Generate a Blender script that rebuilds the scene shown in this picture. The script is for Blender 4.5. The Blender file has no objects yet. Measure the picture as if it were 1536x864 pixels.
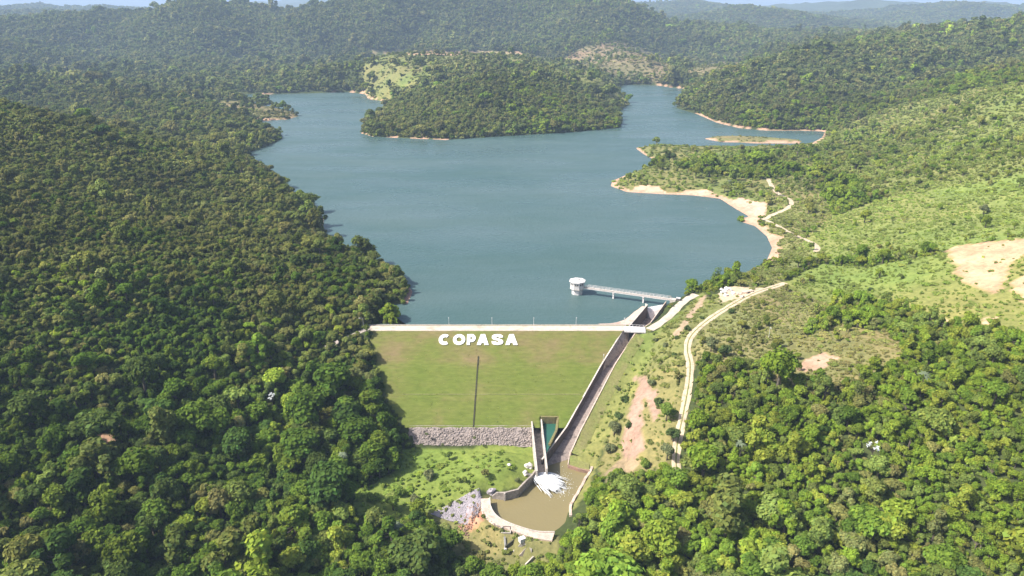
import bpy, math, random
import numpy as np
from mathutils import Vector
from mathutils.geometry import tessellate_polygon

random.seed(7)
rng = np.random.default_rng(11)
scene = bpy.context.scene
COL = scene.collection

# ------------------------------------------------------------------ camera, sky, sun, exposure
W0, H0 = 1536.0, 864.0          # pixel frame the positions below are read in
F = 1097.0                      # focal length in those pixels
HORIZON = 11.0
PITCH = math.atan((H0 / 2 - HORIZON) / F)
CAMZ = 133.0                    # metres above the lake (z = 0)
cam_data = bpy.data.cameras.new('camera')
cam = bpy.data.objects.new('camera', cam_data)
COL.objects.link(cam)
cam_data.sensor_width = 36.0
cam_data.lens = 36.0 * F / W0
cam_data.clip_start = 1.0
cam_data.clip_end = 40000.0
cam.location = (0, 0, CAMZ)
cam.rotation_euler = (math.pi / 2 - PITCH, 0, 0)
scene.camera = cam

SUN_EL = math.radians(48)
SUN_AZ = math.radians(194)      # where the sun stands, counted from +X anticlockwise
sun_dir = Vector((math.cos(SUN_EL) * math.cos(SUN_AZ), math.cos(SUN_EL) * math.sin(SUN_AZ), math.sin(SUN_EL)))
world = bpy.data.worlds.new('World')
scene.world = world
world.use_nodes = True
wn = world.node_tree.nodes
sky = wn.new('ShaderNodeTexSky')
sky.sky_type = 'NISHITA'
sky.sun_disc = False
sky.sun_elevation = SUN_EL
sky.sun_rotation = math.pi / 2 - SUN_AZ
sky.altitude = 800
sky.air_density = 1.0
sky.dust_density = 7.0
sky.ozone_density = 1.0
wn['Background'].inputs[1].default_value = 0.125
world.node_tree.links.new(sky.outputs[0], wn['Background'].inputs[0])
sl = bpy.data.lights.new('sun', 'SUN')
sl.energy = 5.0
sl.angle = math.radians(0.53)
sl.color = (1.0, 0.955, 0.88)
sun = bpy.data.objects.new('sun', sl)
COL.objects.link(sun)
sun.rotation_euler = sun_dir.to_track_quat('Z', 'Y').to_euler()
sun.location = (0, 0, 400)

scene.view_settings.view_transform = 'Standard'
scene.view_settings.look = 'None'
scene.view_settings.gamma = 1.0
scene.view_settings.use_curve_mapping = False
scene.view_settings.exposure = 0.79
scene.render.engine = 'CYCLES'
scene.cycles.max_bounces = 5
scene.cycles.diffuse_bounces = 2
scene.cycles.glossy_bounces = 2
scene.cycles.transmission_bounces = 2
scene.cycles.transparent_max_bounces = 8
scene.cycles.volume_bounces = 0
scene.cycles.use_denoising = True

# ------------------------------------------------------------------ pixel <-> world
CP, SP = math.cos(PITCH), math.sin(PITCH)

def ray(px, py):
    a = (np.asarray(px, float) - W0 / 2) / F
    b = (H0 / 2 - np.asarray(py, float)) / F
    return a, CP + b * SP, -SP + b * CP

def P(px, py, z=0.0):
    a, b, c = ray(px, py)
    t = (z - CAMZ) / c
    return np.array([a * t, b * t, np.full_like(a * t, z)]).T

def PY(px, py, Y):
    a, b, c = ray(px, py)
    t = Y / b
    return np.array([a * t, Y, CAMZ + c * t])

def proj(x, y, z):
    dz = z - CAMZ
    dep = y * CP - dz * SP
    up = y * SP + dz * CP
    dep = np.maximum(dep, 1.0)
    return W0 / 2 + F * x / dep, H0 / 2 - F * up / dep, dep

# ------------------------------------------------------------------ noise and polygon tools
def _hash(ix, iy, seed):
    h = (ix.astype(np.int64) * 374761393 + iy.astype(np.int64) * 668265263 + seed * 974711) & 0x7fffffff
    h = ((h ^ (h >> 13)) * 1274126177) & 0x7fffffff
    h = h ^ (h >> 16)
    return (h & 0xffff) / 65535.0

def vnoise(x, y, seed=0):
    ix, iy = np.floor(x), np.floor(y)
    fx, fy = x - ix, y - iy
    fx = fx * fx * fx * (fx * (fx * 6 - 15) + 10)
    fy = fy * fy * fy * (fy * (fy * 6 - 15) + 10)
    a, b = _hash(ix, iy, seed), _hash(ix + 1, iy, seed)
    c, d = _hash(ix, iy + 1, seed), _hash(ix + 1, iy + 1, seed)
    return (a + (b - a) * fx) * (1 - fy) + (c + (d - c) * fx) * fy

def fbm(x, y, scale, octaves=4, seed=0):
    s = np.zeros_like(x, dtype=float)
    amp, tot = 1.0, 0.0
    for o in range(octaves):
        s += amp * (vnoise(x / scale + 17.3 * o, y / scale - 9.1 * o, seed + o) - 0.5)
        tot += amp
        amp *= 0.5
        scale *= 0.5
    return 2 * s / tot          # about -1..1

def sstep(a, b, x):
    t = np.clip((x - a) / (b - a), 0, 1)
    return t * t * (3 - 2 * t)

def inside(poly, x, y):
    poly = np.asarray(poly, float)
    res = np.zeros(np.shape(x), bool)
    n = len(poly)
    bx0, by0 = poly.min(0); bx1, by1 = poly.max(0)
    m = (x >= bx0) & (x <= bx1) & (y >= by0) & (y <= by1)
    if not m.any():
        return res
    xs, ys = x[m], y[m]
    r = np.zeros(xs.shape, bool)
    for i in range(n):
        x0, y0 = poly[i]; x1, y1 = poly[(i + 1) % n]
        if y0 == y1:
            continue
        c = ((y0 > ys) != (y1 > ys)) & (xs < (x1 - x0) * (ys - y0) / (y1 - y0) + x0)
        r ^= c
    res[m] = r
    return res

def pdist(pts, x, y, closed=False):
    pts = np.asarray(pts, float)
    d = np.full(np.shape(x), 1e18)
    n = len(pts)
    for i in range(n if closed else n - 1):
        x0, y0 = pts[i][:2]; x1, y1 = pts[(i + 1) % n][:2]
        dx, dy = x1 - x0, y1 - y0
        L = dx * dx + dy * dy + 1e-9
        t = np.clip(((x - x0) * dx + (y - y0) * dy) / L, 0, 1)
        d = np.minimum(d, (x - x0 - t * dx) ** 2 + (y - y0 - t * dy) ** 2)
    return np.sqrt(d)

def smooth_line(pts, n=6):
    """Catmull-Rom through the points"""
    pts = [np.asarray(p, float) for p in pts]
    ext = [2 * pts[0] - pts[1]] + pts + [2 * pts[-1] - pts[-2]]
    out = []
    for i in range(1, len(ext) - 2):
        p0, p1, p2, p3 = ext[i - 1:i + 3]
        for k in range(n):
            t = k / n
            out.append(0.5 * ((2 * p1) + (p2 - p0) * t + (2 * p0 - 5 * p1 + 4 * p2 - p3) * t * t + (-p0 + 3 * p1 - 3 * p2 + p3) * t ** 3))
    out.append(pts[-1])
    return np.array(out)

# ------------------------------------------------------------------ dam and waterworks lines (world)
Z_CREST = 3.0
YC1 = float(P(768, 486.5, Z_CREST)[1])      # upstream edge of the crest
YC0 = float(P(768, 496.5, Z_CREST)[1])      # downstream edge of the crest
DAM_PROFILE = []                             # (Y, z) from upstream toe to downstream toe
def _prof():
    p = [(YC1 + 26, -10.0), (YC1, Z_CREST), (YC0, Z_CREST)]
    y, z = YC0, Z_CREST
    for drop, berm in ((8.1, 1.4), (6.6, 1.6), (6.4, 0.0)):
        y -= drop * 1.92; z -= drop
        p.append((y, z))
        if berm:
            y -= berm
            p.append((y, z - 0.05)); z -= 0.05
    return p
DAM_PROFILE = _prof()
Y_TOE, Z_TOE = DAM_PROFILE[-1]
_py = np.array([p[0] for p in DAM_PROFILE])[::-1]
_pz = np.array([p[1] for p in DAM_PROFILE])[::-1]
def dam_z(Y):
    return np.interp(Y, _py, _pz)

def on_dam(px, py):
    """pixel ray onto the downstream dam face"""
    a, b, c = ray(px, py)
    t = np.linspace(230, 420, 1200)
    zz = CAMZ + c * t
    k = int(np.argmax(zz < dam_z(b * t)))
    return np.array([a * t[k], b * t[k], zz[k]])

Z_FLOOR = -22.2
Z_POOL = -24.6
Z_POND = -18.8
dam_left = [P(552, 487, Z_CREST)[:2] + [0, 12], P(554, 497, Z_CREST)[:2], on_dam(566, 550)[:2], on_dam(585, 605)[:2], on_dam(612, 640)[:2], P(622, 672, Z_FLOOR)[:2]]
dam_left = np.array(dam_left)
def dam_xl(Y):
    o = np.argsort(dam_left[:, 1])
    return np.interp(Y, dam_left[o, 1], dam_left[o, 0])

# spillway stations: left and right wall tops, floor depth, lining offset
def _st():
    s = []
    s.append((P(971, 457, 2.6), P(999, 452, 2.6), 6.3, 0.0))
    s.append((P(945, 487.5, 3.0), P(975.5, 484, 3.0), 6.0, 0.0))
    l2, r2 = P(932, 499.5, 2.4), P(952, 500.5, 2.4)
    s.append((l2, r2, 4.8, 3.2))
    for (lx, ly), (rx, ry), dep, off in (((902, 548), (922, 547), 3.8, 0.0), ((849.5, 642), (871, 645), 3.6, 0.0)):
        L = on_dam(lx, ly); L[2] += 0.45
        R = P(rx, ry, L[2])
        s.append((L, R, dep, off))
    s.append((P(813, 689, -20.6), P(856, 678, -21.2), 4.2, 0.0))
    return s
ST = _st()
CL = np.array([a for a, b, c, d in ST]); CR = np.array([b for a, b, c, d in ST])
def chute_x(Y, line):
    o = np.argsort(line[:, 1])
    return np.interp(Y, line[o, 1], line[o, 0])

pool_px = [(852, 690), (856, 676), (838, 672), (812, 690), (806, 716), (796, 716), (782, 732), (758, 744), (741, 745), (734, 748), (736, 763), (747, 777), (770, 788), (804, 798), (835, 798), (850, 785), (857, 760), (871, 731), (886, 706), (852, 699)]
POOL = np.array([P(a, b, Z_POOL)[:2] for a, b in pool_px])
pond_px = [(813, 635), (835, 635.5), (832, 648), (822, 668), (815, 682)]
POND = np.array([P(a, b, Z_POND)[:2] for a, b in pond_px])

# ------------------------------------------------------------------ lake outline (pixels on z = 0)
lake_px = [(560, 493), (600, 487), (606, 470), (613, 452), (619, 438), (610, 424), (598, 413), (566, 398), (528, 382), (500, 366), (484, 346), (486, 328), (468, 318), (448, 298), (424, 275), (396, 252), (372, 236),
           (376, 228), (400, 220), (424, 208), (420, 198), (396, 191), (380, 184), (400, 181), (432, 179), (449, 174), (440, 167), (405, 160), (372, 151), (340, 146), (330, 141),
           (400, 141.5), (480, 139.5), (520, 138), (548, 141), (552, 148), (580, 153), (586, 158), (570, 170), (548, 186), (541, 200), (560, 205), (620, 208), (668, 210), (700, 208), (760, 204), (850, 199), (928, 192), (934, 182), (922, 170), (946, 156), (936, 144), (921, 133), (940, 127.5), (985, 128), (1005, 131), (1030, 134), (1024, 142), (1018, 152), (1014, 162), (1045, 171), (1075, 184), (1110, 192.5), (1150, 196), (1200, 196), (1238, 197), (1232, 207), (1218, 214),
           (1190, 218), (1100, 219), (1020, 220), (985, 217), (953, 222), (968, 233), (985, 241), (972, 250), (938, 263), (919, 271), (916, 279), (940, 288), (990, 291), (1040, 293), (1080, 298), (1103, 313), (1124, 325), (1103, 330), (1132, 339), (1150, 354), (1158, 372), (1150, 392), (1118, 409), (1085, 420), (1050, 432), (1026, 443), 'weir', (950, 471), (930, 481), (900, 489), (895, 494)]
_wn = np.array([(CR[0] - CL[0])[1], -(CR[0] - CL[0])[0]]); _wn = -_wn / np.linalg.norm(_wn) * (1 if _wn[1] > 0 else -1)
LAKE = []
for q in lake_px:
    if q == 'weir':
        LAKE += [CR[0][:2] + [1.2, 0.8], CR[0][:2] - [0.1, 0.1], CL[0][:2] - [0.1, 0.1], CL[0][:2] * 0.6 + CL[1][:2] * 0.4 - [0.35, 0]]
    else:
        LAKE.append(P(q[0], q[1], 0.0)[:2])
LAKE = np.array(LAKE)
isle_px = [(1056, 208), (1078, 203.5), (1110, 203.5), (1150, 205.5), (1196, 209), (1205, 212), (1198, 215), (1130, 215), (1080, 213)]
ISLE = np.array([P(a, b, 0.0)[:2] for a, b in isle_px])

# ------------------------------------------------------------------ terrain control points
ctl = []
def cz(*rows):
    for px, py, z in rows:
        ctl.append(P(px, py, z))
def cy(*rows):
    for px, py, Y in rows:
        ctl.append(PY(px, py, Y))
def cw(*rows):
    for r in rows:
        ctl.append(np.array(r, float))
# left hill
cz((0, 430, 31), (200, 430, 24), (400, 430, 14), (540, 430, 7), (0, 300, 46), (150, 300, 35), (300, 300, 21), (400, 320, 13),
   (0, 165, 63), (120, 195, 48), (267, 243, 30), (375, 300, 17), (-300, 430, 40), (-300, 250, 60),
   (0, 600, 7), (200, 600, -1), (400, 600, -10), (520, 600, -14), (-300, 600, 12),
   (0, 800, -12), (300, 800, -18), (520, 800, -22), (-300, 800, -8), (440, 700, -18), (200, 700, -8), (100, 520, 15), (300, 520, 7), (0, 520, 18), (-150, 520, 23), (-150, 430, 36), (-150, 600, 10), (450, 520, 0), (530, 500, 4), (548, 478, 5),
   (548, 560, -6), (570, 610, -13), (600, 650, -19))
cz((330, 228, 5), (200, 190, 14), (60, 150, 24), (250, 158, 20), (330, 178, 13), (395, 203, 7), (100, 135, 34), (-150, 140, 45), (330, 160, 9), (400, 172, 4), (250, 138, 10), (100, 115, 38), (-200, 110, 50))
# downstream valley
cz((700, 672, Z_FLOOR), (640, 700, -22), (780, 690, Z_FLOOR), (700, 740, -22.5), (600, 740, -22), (760, 770, -23), (690, 780, -25.5), (760, 815, -27), (790, 850, -28), (640, 850, -27), (840, 820, -25.5), (880, 860, -24))
cw((0, 120, -30), (0, 40, -32), (0, -150, -34), (-150, 60, -14), (150, 60, -14), (-400, 0, 20), (400, 0, 22))
# right bank
cz((885, 690, -23.5), (893, 700, -21.5), (930, 690, -15), (1014, 690, -7), (1200, 690, 2), (1500, 690, 15), (1850, 690, 26),
   (940, 600, -8), (985, 600, -4), (1025, 600, 0), (1200, 600, 9), (1500, 600, 22), (1850, 600, 34),
   (900, 650, -15.5), (960, 650, -8.5), (1016, 650, -4),
   (860, 800, -23), (1000, 800, -15), (1200, 800, -8), (1500, 800, 5), (1850, 800, 16),
   (975, 500, 2.6), (1040, 500, 6.5), (1100, 500, 9), (1250, 500, 14), (1500, 500, 27), (960, 530, -3), (1000, 545, 1.5), (1034, 545, 4),
   (1000, 465, 3.0), (1025, 452, 4.0), (1050, 460, 7.0), (1100, 440, 9.0), (1170, 428, 9.5), (1300, 430, 15), (1500, 430, 30), (1850, 430, 44),
   (1210, 372, 8), (1300, 360, 15), (1450, 370, 30), (1200, 300, 8), (1350, 300, 21), (1536, 300, 38), (1850, 300, 58),
   (1160, 340, 4), (1060, 270, 4), (1120, 285, 3), (1000, 240, 3), (1050, 232, 5), (1150, 240, 7), (1250, 240, 11), (1350, 205, 18), (1536, 200, 42), (1536, 125, 70), (1400, 140, 46), (1300, 155, 30), (1850, 130, 92))
# shore belt both sides
cz((1280, 190, 9), (1180, 185, 7), (1100, 175, 12), (1060, 150, 11))
# far right forest hill
cy((1536, 33, 1350), (1450, 45, 1300), (1350, 60, 1250), (1250, 80, 1200), (1150, 100, 1150), (1070, 125, 1130), (1850, 10, 1400), (1400, 100, 1080), (1250, 125, 1020))
# behind that hill
cy((1536, 50, 1800), (1200, 62, 1900), (1100, 75, 1750), (1050, 100, 1500))
# peninsula
cz((740, 190, 9), (640, 195, 7), (860, 185, 7), (740, 160, 22), (640, 170, 14), (850, 165, 16), (720, 130, 38), (620, 140, 22), (850, 135, 28), (900, 150, 12))
cy((700, 90, 1280), (600, 95, 1230), (800, 92, 1300), (870, 108, 1200), (560, 80, 1420), (680, 78, 1420), (780, 80, 1420), (570, 125, 1120), (480, 105, 1400), (400, 120, 1400), (900, 135, 1080))
# far valley floor and grassy hill
cy((930, 66, 1650), (870, 85, 1600), (1000, 95, 1500), (960, 110, 1420), (1050, 100, 1650), (1100, 90, 1800), (840, 80, 1720))
# mountains behind the lake
cy((265, -8, 2100), (160, 10, 2100), (100, 36, 1950), (30, 46, 1900), (340, 0, 2100), (430, 5, 2150), (520, -2, 2200), (600, -8, 2250), (700, -10, 2300), (790, -8, 2300), (880, -12, 2250), (950, -5, 2200), (1000, 22, 2200), (1060, 38, 2300), (1130, 40, 2600))
cy((200, 70, 1600), (300, 95, 1500), (60, 85, 1500), (350, 60, 1800), (250, 45, 1850), (450, 60, 1800), (560, 50, 1850), (640, 35, 2000), (760, 45, 1850), (860, 40, 1950), (950, 50, 1900), (320, 122, 1350), (230, 118, 1300), (520, 70, 1650), (700, 68, 1650), (820, 66, 1750), (-150, 40, 1800), (-300, 20, 2000), (400, 90, 1600))
# behind the mountains
for px in range(-300, 1900, 200):
    cw((PY(px, 30, 2900)[0], 2900, 50 + 14 * math.sin(px)))
    cw((PY(px, 30, 3700)[0], 3700, 66 + 10 * math.cos(px)))
cy((0, 20, 3300), (100, 24, 3200), (1140, 8, 3300), (1085, 22, 3200), (1215, 26, 3400), (1400, 6, 4200), (1500, 16, 3900), (1320, 18, 4300), (1040, 4, 4800), (1260, 6, 5600), (1480, 2, 5600), (40, 14, 4600), (180, 16, 4600))
for px in range(-400, 2000, 240):
    cw((PY(px, 8, 5200)[0], 5200, 96 + 18 * math.sin(px * 1.7)))
    cw((PY(px, 8, 8000)[0], 8000, 108 + 30 * math.sin(px * 2.3 + 1)))
    cw((PY(px, 8, 13000)[0], 13000, 100 + 40 * math.sin(px * 1.3)))
CTL = np.array(ctl)

def _fit():
    p = CTL[:, :2]
    r2 = ((p[:, None, :] - p[None, :, :]) ** 2).sum(2)
    c2 = np.full(len(p), 30.0 ** 2) + (0.05 * np.hypot(p[:, 0], p[:, 1])) ** 2
    A = np.sqrt(r2 + c2[None, :])
    n = len(p)
    M = np.zeros((n + 1, n + 1))
    M[:n, :n] = A + np.eye(n) * -0.02
    M[:n, n] = 1; M[n, :n] = 1
    b = np.concatenate([CTL[:, 2], [0]])
    w = np.linalg.lstsq(M, b, rcond=None)[0]
    return w, c2
_W, _C2 = _fit()
def rbf(x, y):
    s = np.full(x.shape, _W[-1])
    for i in range(len(CTL)):
        s += _W[i] * np.sqrt((x - CTL[i, 0]) ** 2 + (y - CTL[i, 1]) ** 2 + _C2[i])
    return s

VALLEYS = []
for pts_, dep_, hw_ in (([(318, 118, 1380), (345, 75, 1650), (372, 45, 1850), (400, 20, 2050), (430, 8, 2250)], 48, 110), ([(60, 100, 1380), (115, 70, 1650), (150, 40, 1900), (190, 15, 2150)], 40, 110), ([(540, 74, 1560), (590, 45, 1850), (640, 18, 2100)], 46, 100), ([(830, 72, 1680), (805, 45, 1900), (790, 15, 2150)], 46, 100),
                          ([(1010, 75, 1750), (990, 45, 1950), (960, 15, 2150)], 46, 110), ([(440, 80, 1600), (470, 55, 1800), (500, 30, 2000)], 34, 80), ([(700, 66, 1680), (710, 45, 1850), (730, 20, 2100)], 36, 80), ([(230, 90, 1450), (225, 60, 1700), (245, 30, 1950)], 30, 75), ([(1180, 110, 1090), (1260, 92, 1140), (1350, 72, 1200), (1440, 52, 1280)], 10, 45), ([(1290, 150, 900), (1380, 125, 1000), (1480, 100, 1080), (1600, 80, 1150)], 16, 70),
                          ([(150, 150, 760), (60, 128, 900), (-60, 110, 1050)], 16, 70), ([(300, 138, 1000), (200, 120, 1150), (100, 108, 1250), (-50, 100, 1300)], 16, 80)):
    VALLEYS.append((np.array([PY(a, b, Y_)[:2] for a, b, Y_ in pts_]), dep_, hw_))

def terrain_raw(x, y):
    z = rbf(x, y)
    dist = np.hypot(x, y)
    # gullies and spurs that grow with distance
    amp = np.interp(dist, [150, 300, 600, 1200, 2000, 4000, 9000], [0.5, 0.9, 3.0, 8.0, 18.0, 46.0, 95.0])
    far = sstep(800, 1800, dist)
    rid = 1 - np.abs(fbm(x, y, 420.0, 4, 5)) * 2.2
    n = fbm(x, y, 150.0, 4, 1) * (1 - far) + (0.55 * fbm(x, y, 520.0, 5, 3) + 0.45 * (rid - 0.55)) * far
    nf = fbm(x, y, 2200.0, 4, 9)
    n = n + nf * sstep(3200, 6000, dist) * 1.1
    # valleys cut into the hills beyond the lake
    f1 = fbm(x + 130 * fbm(x, y, 500.0, 2, 33), y, 760.0, 3, 31)
    cut = np.clip(1 - np.abs(f1) * 3.2, 0, 1) ** 1.2
    f2 = fbm(x, y + 300, 300.0, 3, 37)
    cut2 = np.clip(1 - np.abs(f2) * 3.6, 0, 1)
    dpt = np.clip(z * 0.7, 0, 80) * sstep(950, 1700, dist) * (1 - 0.72 * sstep(1750, 2150, y))
    z = z - dpt * (0.8 * cut + 0.32 * cut2)
    dpt2 = np.clip(z * 0.25, 0, 9) * sstep(330, 620, dist) * (1 - sstep(950, 1700, dist))
    z = z - dpt2 * cut2
    for lin, dep_, hw in VALLEYS:
        dd = pdist(lin, x, y)
        z = z - dep_ * np.exp(-(dd / hw) ** 1.6) * np.clip(z / 40, 0, 1)
    # shore treatment
    dl = pdist(LAKE, x, y, True)
    li = inside(LAKE, x, y)
    di = pdist(ISLE, x, y, True)
    ii = inside(ISLE, x, y)
    sd = np.where(li, -dl, dl)
    sd = np.where(ii, di, np.where(li, np.maximum(sd, -di), sd))
    k = np.interp(dist, [250, 500, 1200], [6.0, 14.0, 26.0])
    w = sstep(0.0, 1.0, sd / (k * 2.2))
    land = np.maximum(z + n * amp * sstep(0, 60, np.abs(sd)), 0.4 + 0.03 * np.minimum(sd, 200))
    beach = 0.16 * np.minimum(sd, 40) + 0.02
    up = beach * (1 - w) + np.maximum(land, beach * 0.6) * w
    up = np.where(ii, np.minimum(0.12 * sd, 1.6) + 0.05, up)
    lake = np.maximum(0.22 * sd, -9.0) - 0.02
    ups = np.where(sd > 0, up, lake)
    # downstream of the dam nothing is bound to the lake level
    z_dn = z + n * amp
    yd = YC1 + 4
    m = sstep(yd - 4, yd + 14, y)
    side = sstep(60, 130, np.abs(x - 5))
    m = np.where(np.abs(x - 5) > 60, np.maximum(m, side * sstep(200, 300, y) * (sd < 0)), m)
    return z_dn * (1 - m) + ups * m, sd

# ------------------------------------------------------------------ terrain grid
def axis_sym(fine, half, ratio, end):
    a = list(np.arange(0, half, fine))
    s = fine
    while a[-1] < end:
        s *= ratio
        a.append(a[-1] + s)
    a = np.array(a)
    return np.concatenate([-a[:0:-1], a])
GX = axis_sym(1.5, 150, 1.032, 12000) + 0.37
_g = list(np.arange(150, 400, 1.5)); _s = 1.5
while _g[-1] < 15000:
    _s *= 1.0145
    _g.append(_g[-1] + _s)
_b = [150.0]; _s = 1.5
while _b[-1] > -400:
    _s *= 1.06
    _b.append(_b[-1] - _s)
GY = np.array(_b[:0:-1] + _g)
XX, YY = np.meshgrid(GX, GY)
ZZ, SD = terrain_raw(XX, YY)

# fit the ground to the dam, the chute and the pools
xl = dam_xl(YY)
xr = chute_x(YY, CL)
ylow = Y_TOE - 10
in_y = (YY > ylow) & (YY < YC1 + 30)
ins = in_y & (XX > xl) & (XX < xr)
zd = np.where(YY < Y_TOE, np.maximum(Z_TOE - (Y_TOE - YY) / 2.0, Z_FLOOR), dam_z(YY))
ZZ = np.where(ins, np.minimum(ZZ, zd - 1.0), ZZ)
dleft = xl - XX
ml = in_y & (dleft >= 0) & (dleft < 26) & (YY < YC1 + 6)
tl = sstep(2.0, 26.0, dleft)
ZZ = np.where(ml, (zd + 0.25) * (1 - tl) + np.maximum(ZZ, zd - 1) * tl, ZZ)
# chute corridor
ytop, ybot = CL[0, 1], CL[-1, 1]
xcr = chute_x(YY, CR)
wz = np.interp(YY, CL[::-1, 1], CL[::-1, 2])
cor = (YY > ybot - 1) & (YY < ytop + 3) & (XX > xr - 1.8) & (XX < xcr + 1.6)
dr = XX - xcr
mr = (YY > ybot - 2) & (YY < ytop + 2) & (dr >= 0) & (dr < 22)
tr = sstep(2.5, 22.0, dr)
ZZ = np.where(mr, (wz - 0.35) * (1 - tr) + ZZ * tr, ZZ)
ZZ = np.where(cor, np.minimum(ZZ, wz - 8.0), ZZ)
# pools
dp = pdist(POOL, XX, YY, True); ip = inside(POOL, XX, YY)
sp = np.where(ip, -dp, dp)
ZZ = np.where((sp < 14) & (YY < 245) & (YY > 175), np.minimum(ZZ, Z_POOL + 0.3 + np.maximum(sp, -3) * 0.55), ZZ)
ZZ = np.where((sp > 0) & (sp < 8) & (XX > -14) & (YY > 175) & (YY < 245) & ~cor, np.maximum(ZZ, Z_POOL + 0.15 + 0.25 * sp), ZZ)

def grid_z(x, y):
    x = np.asarray(x, float); y = np.asarray(y, float)
    i = np.clip(np.searchsorted(GX, x) - 1, 0, len(GX) - 2)
    j = np.clip(np.searchsorted(GY, y) - 1, 0, len(GY) - 2)
    fx = (x - GX[i]) / (GX[i + 1] - GX[i]); fy = (y - GY[j]) / (GY[j + 1] - GY[j])
    return (ZZ[j, i] * (1 - fx) + ZZ[j, i + 1] * fx) * (1 - fy) + (ZZ[j + 1, i] * (1 - fx) + ZZ[j + 1, i + 1] * fx) * fy

def hit(px, py, tmax=6000):
    a, b, c = ray(px, py)
    t = 120 * (tmax / 120) ** np.linspace(0, 1, 3000)
    zz = CAMZ + c * t - grid_z(a * t, b * t)
    k = int(np.argmax(zz < 0)) if (zz < 0).any() else len(t) - 1
    k = max(k, 1)
    t0, t1, z0, z1 = t[k - 1], t[k], zz[k - 1], zz[k]
    tt = t0 + (t1 - t0) * np.clip(z0 / (z0 - z1 + 1e-9), 0, 1)
    return np.array([a * tt, b * tt, CAMZ + c * tt])

# ------------------------------------------------------------------ roads on the terrain: cut a level bed
def road_line(px_pts, n=6):
    return smooth_line([hit(a, b) for a, b in px_pts], n)
ROADS = {}
def bed(name, line, half):
    global ZZ
    line = np.array(line)
    # smooth heights along the line
    z = line[:, 2].copy()
    for _ in range(8):
        z[1:-1] = 0.25 * z[:-2] + 0.5 * z[1:-1] + 0.25 * z[2:]
    line[:, 2] = z
    x0, x1 = line[:, 0].min() - 15, line[:, 0].max() + 15
    y0, y1 = line[:, 1].min() - 15, line[:, 1].max() + 15
    m = (XX > x0) & (XX < x1) & (YY > y0) & (YY < y1)
    xs, ys = XX[m], YY[m]
    best = np.full(xs.shape, 1e9); zz = np.zeros(xs.shape)
    for p in line:
        d = np.hypot(xs - p[0], ys - p[1])
        zz = np.where(d < best, p[2], zz)
        best = np.minimum(best, d)
    best = pdist(line, xs, ys)
    w = 1 - sstep(half + 0.8, half + 5.5, best)
    ZZ[m] = ZZ[m] * (1 - w) + zz * w
    ROADS[name] = (line, half)

crest_r0 = P(962, 494.5, Z_CREST)
acc = [crest_r0 + [3.5, 0.3, -0.1], P(985, 488, 3.0), P(1004, 474, 3.1), P(1018, 459, 3.4), P(1032, 448, 3.8), P(1044, 441.5, 4.3)]
bed('access_road', smooth_line(acc, 6), 1.9)
track_px = [(1178, 424.5), (1160, 430.5), (1130, 440), (1090, 462), (1056, 485), (1036, 505), (1031, 524), (1035, 545), (1034, 570), (1029, 600), (1023, 630), (1017, 660), (1014, 692), (1018, 720)]
bed('dirt_track', road_line(track_px), 1.45)
lt = [P(556, 492, 3.0), P(544, 496, 3.1), hit(528, 503), hit(508, 512), hit(488, 521)]
bed('crest_approach', smooth_line(lt, 5), 1.3)
bed('shore_path', road_line([(1152, 268), (1158, 280), (1168, 291), (1184, 299), (1187, 306), (1178, 314), (1160, 322), (1148, 328)]), 1.6)
bed('hill_path', road_line([(1140, 326), (1165, 338), (1190, 352), (1215, 362), (1226, 370), (1224, 378)]), 1.4)

# ------------------------------------------------------------------ mesh helpers
def new_mesh_np(name, verts, faces, smooth=False):
    me = bpy.data.meshes.new(name)
    verts = np.asarray(verts, np.float32); faces = np.asarray(faces, np.int32)
    me.vertices.add(len(verts)); me.vertices.foreach_set('co', verts.ravel())
    k = faces.shape[1]
    me.loops.add(faces.size); me.loops.foreach_set('vertex_index', faces.ravel())
    me.polygons.add(len(faces))
    me.polygons.foreach_set('loop_start', np.arange(0, faces.size, k, dtype=np.int32))
    me.polygons.foreach_set('loop_total', np.full(len(faces), k, np.int32))
    if smooth:
        me.polygons.foreach_set('use_smooth', np.ones(len(faces), bool))
    me.update(calc_edges=True)
    return me

def link(name, me, mat=None, parent=None, label=None, cat=None, group=None, kind=None):
    o = bpy.data.objects.new(name, me)
    COL.objects.link(o)
    if mat is not None and me is not None and not me.materials:
        me.materials.append(mat)
    if parent is not None:
        o.parent = parent
    tag(o, label, cat, group, kind)
    return o

def tag(o, label=None, cat=None, group=None, kind=None):
    if label: o['label'] = label
    if cat: o['category'] = cat
    if group: o['group'] = group
    if kind: o['kind'] = kind

def empty(name, loc, label, cat, group=None, rz=0.0):
    o = bpy.data.objects.new(name, None)
    o.empty_display_size = 0.5
    COL.objects.link(o)
    o.location = loc; o.rotation_euler = (0, 0, rz)
    tag(o, label, cat, group)
    return o

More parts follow.
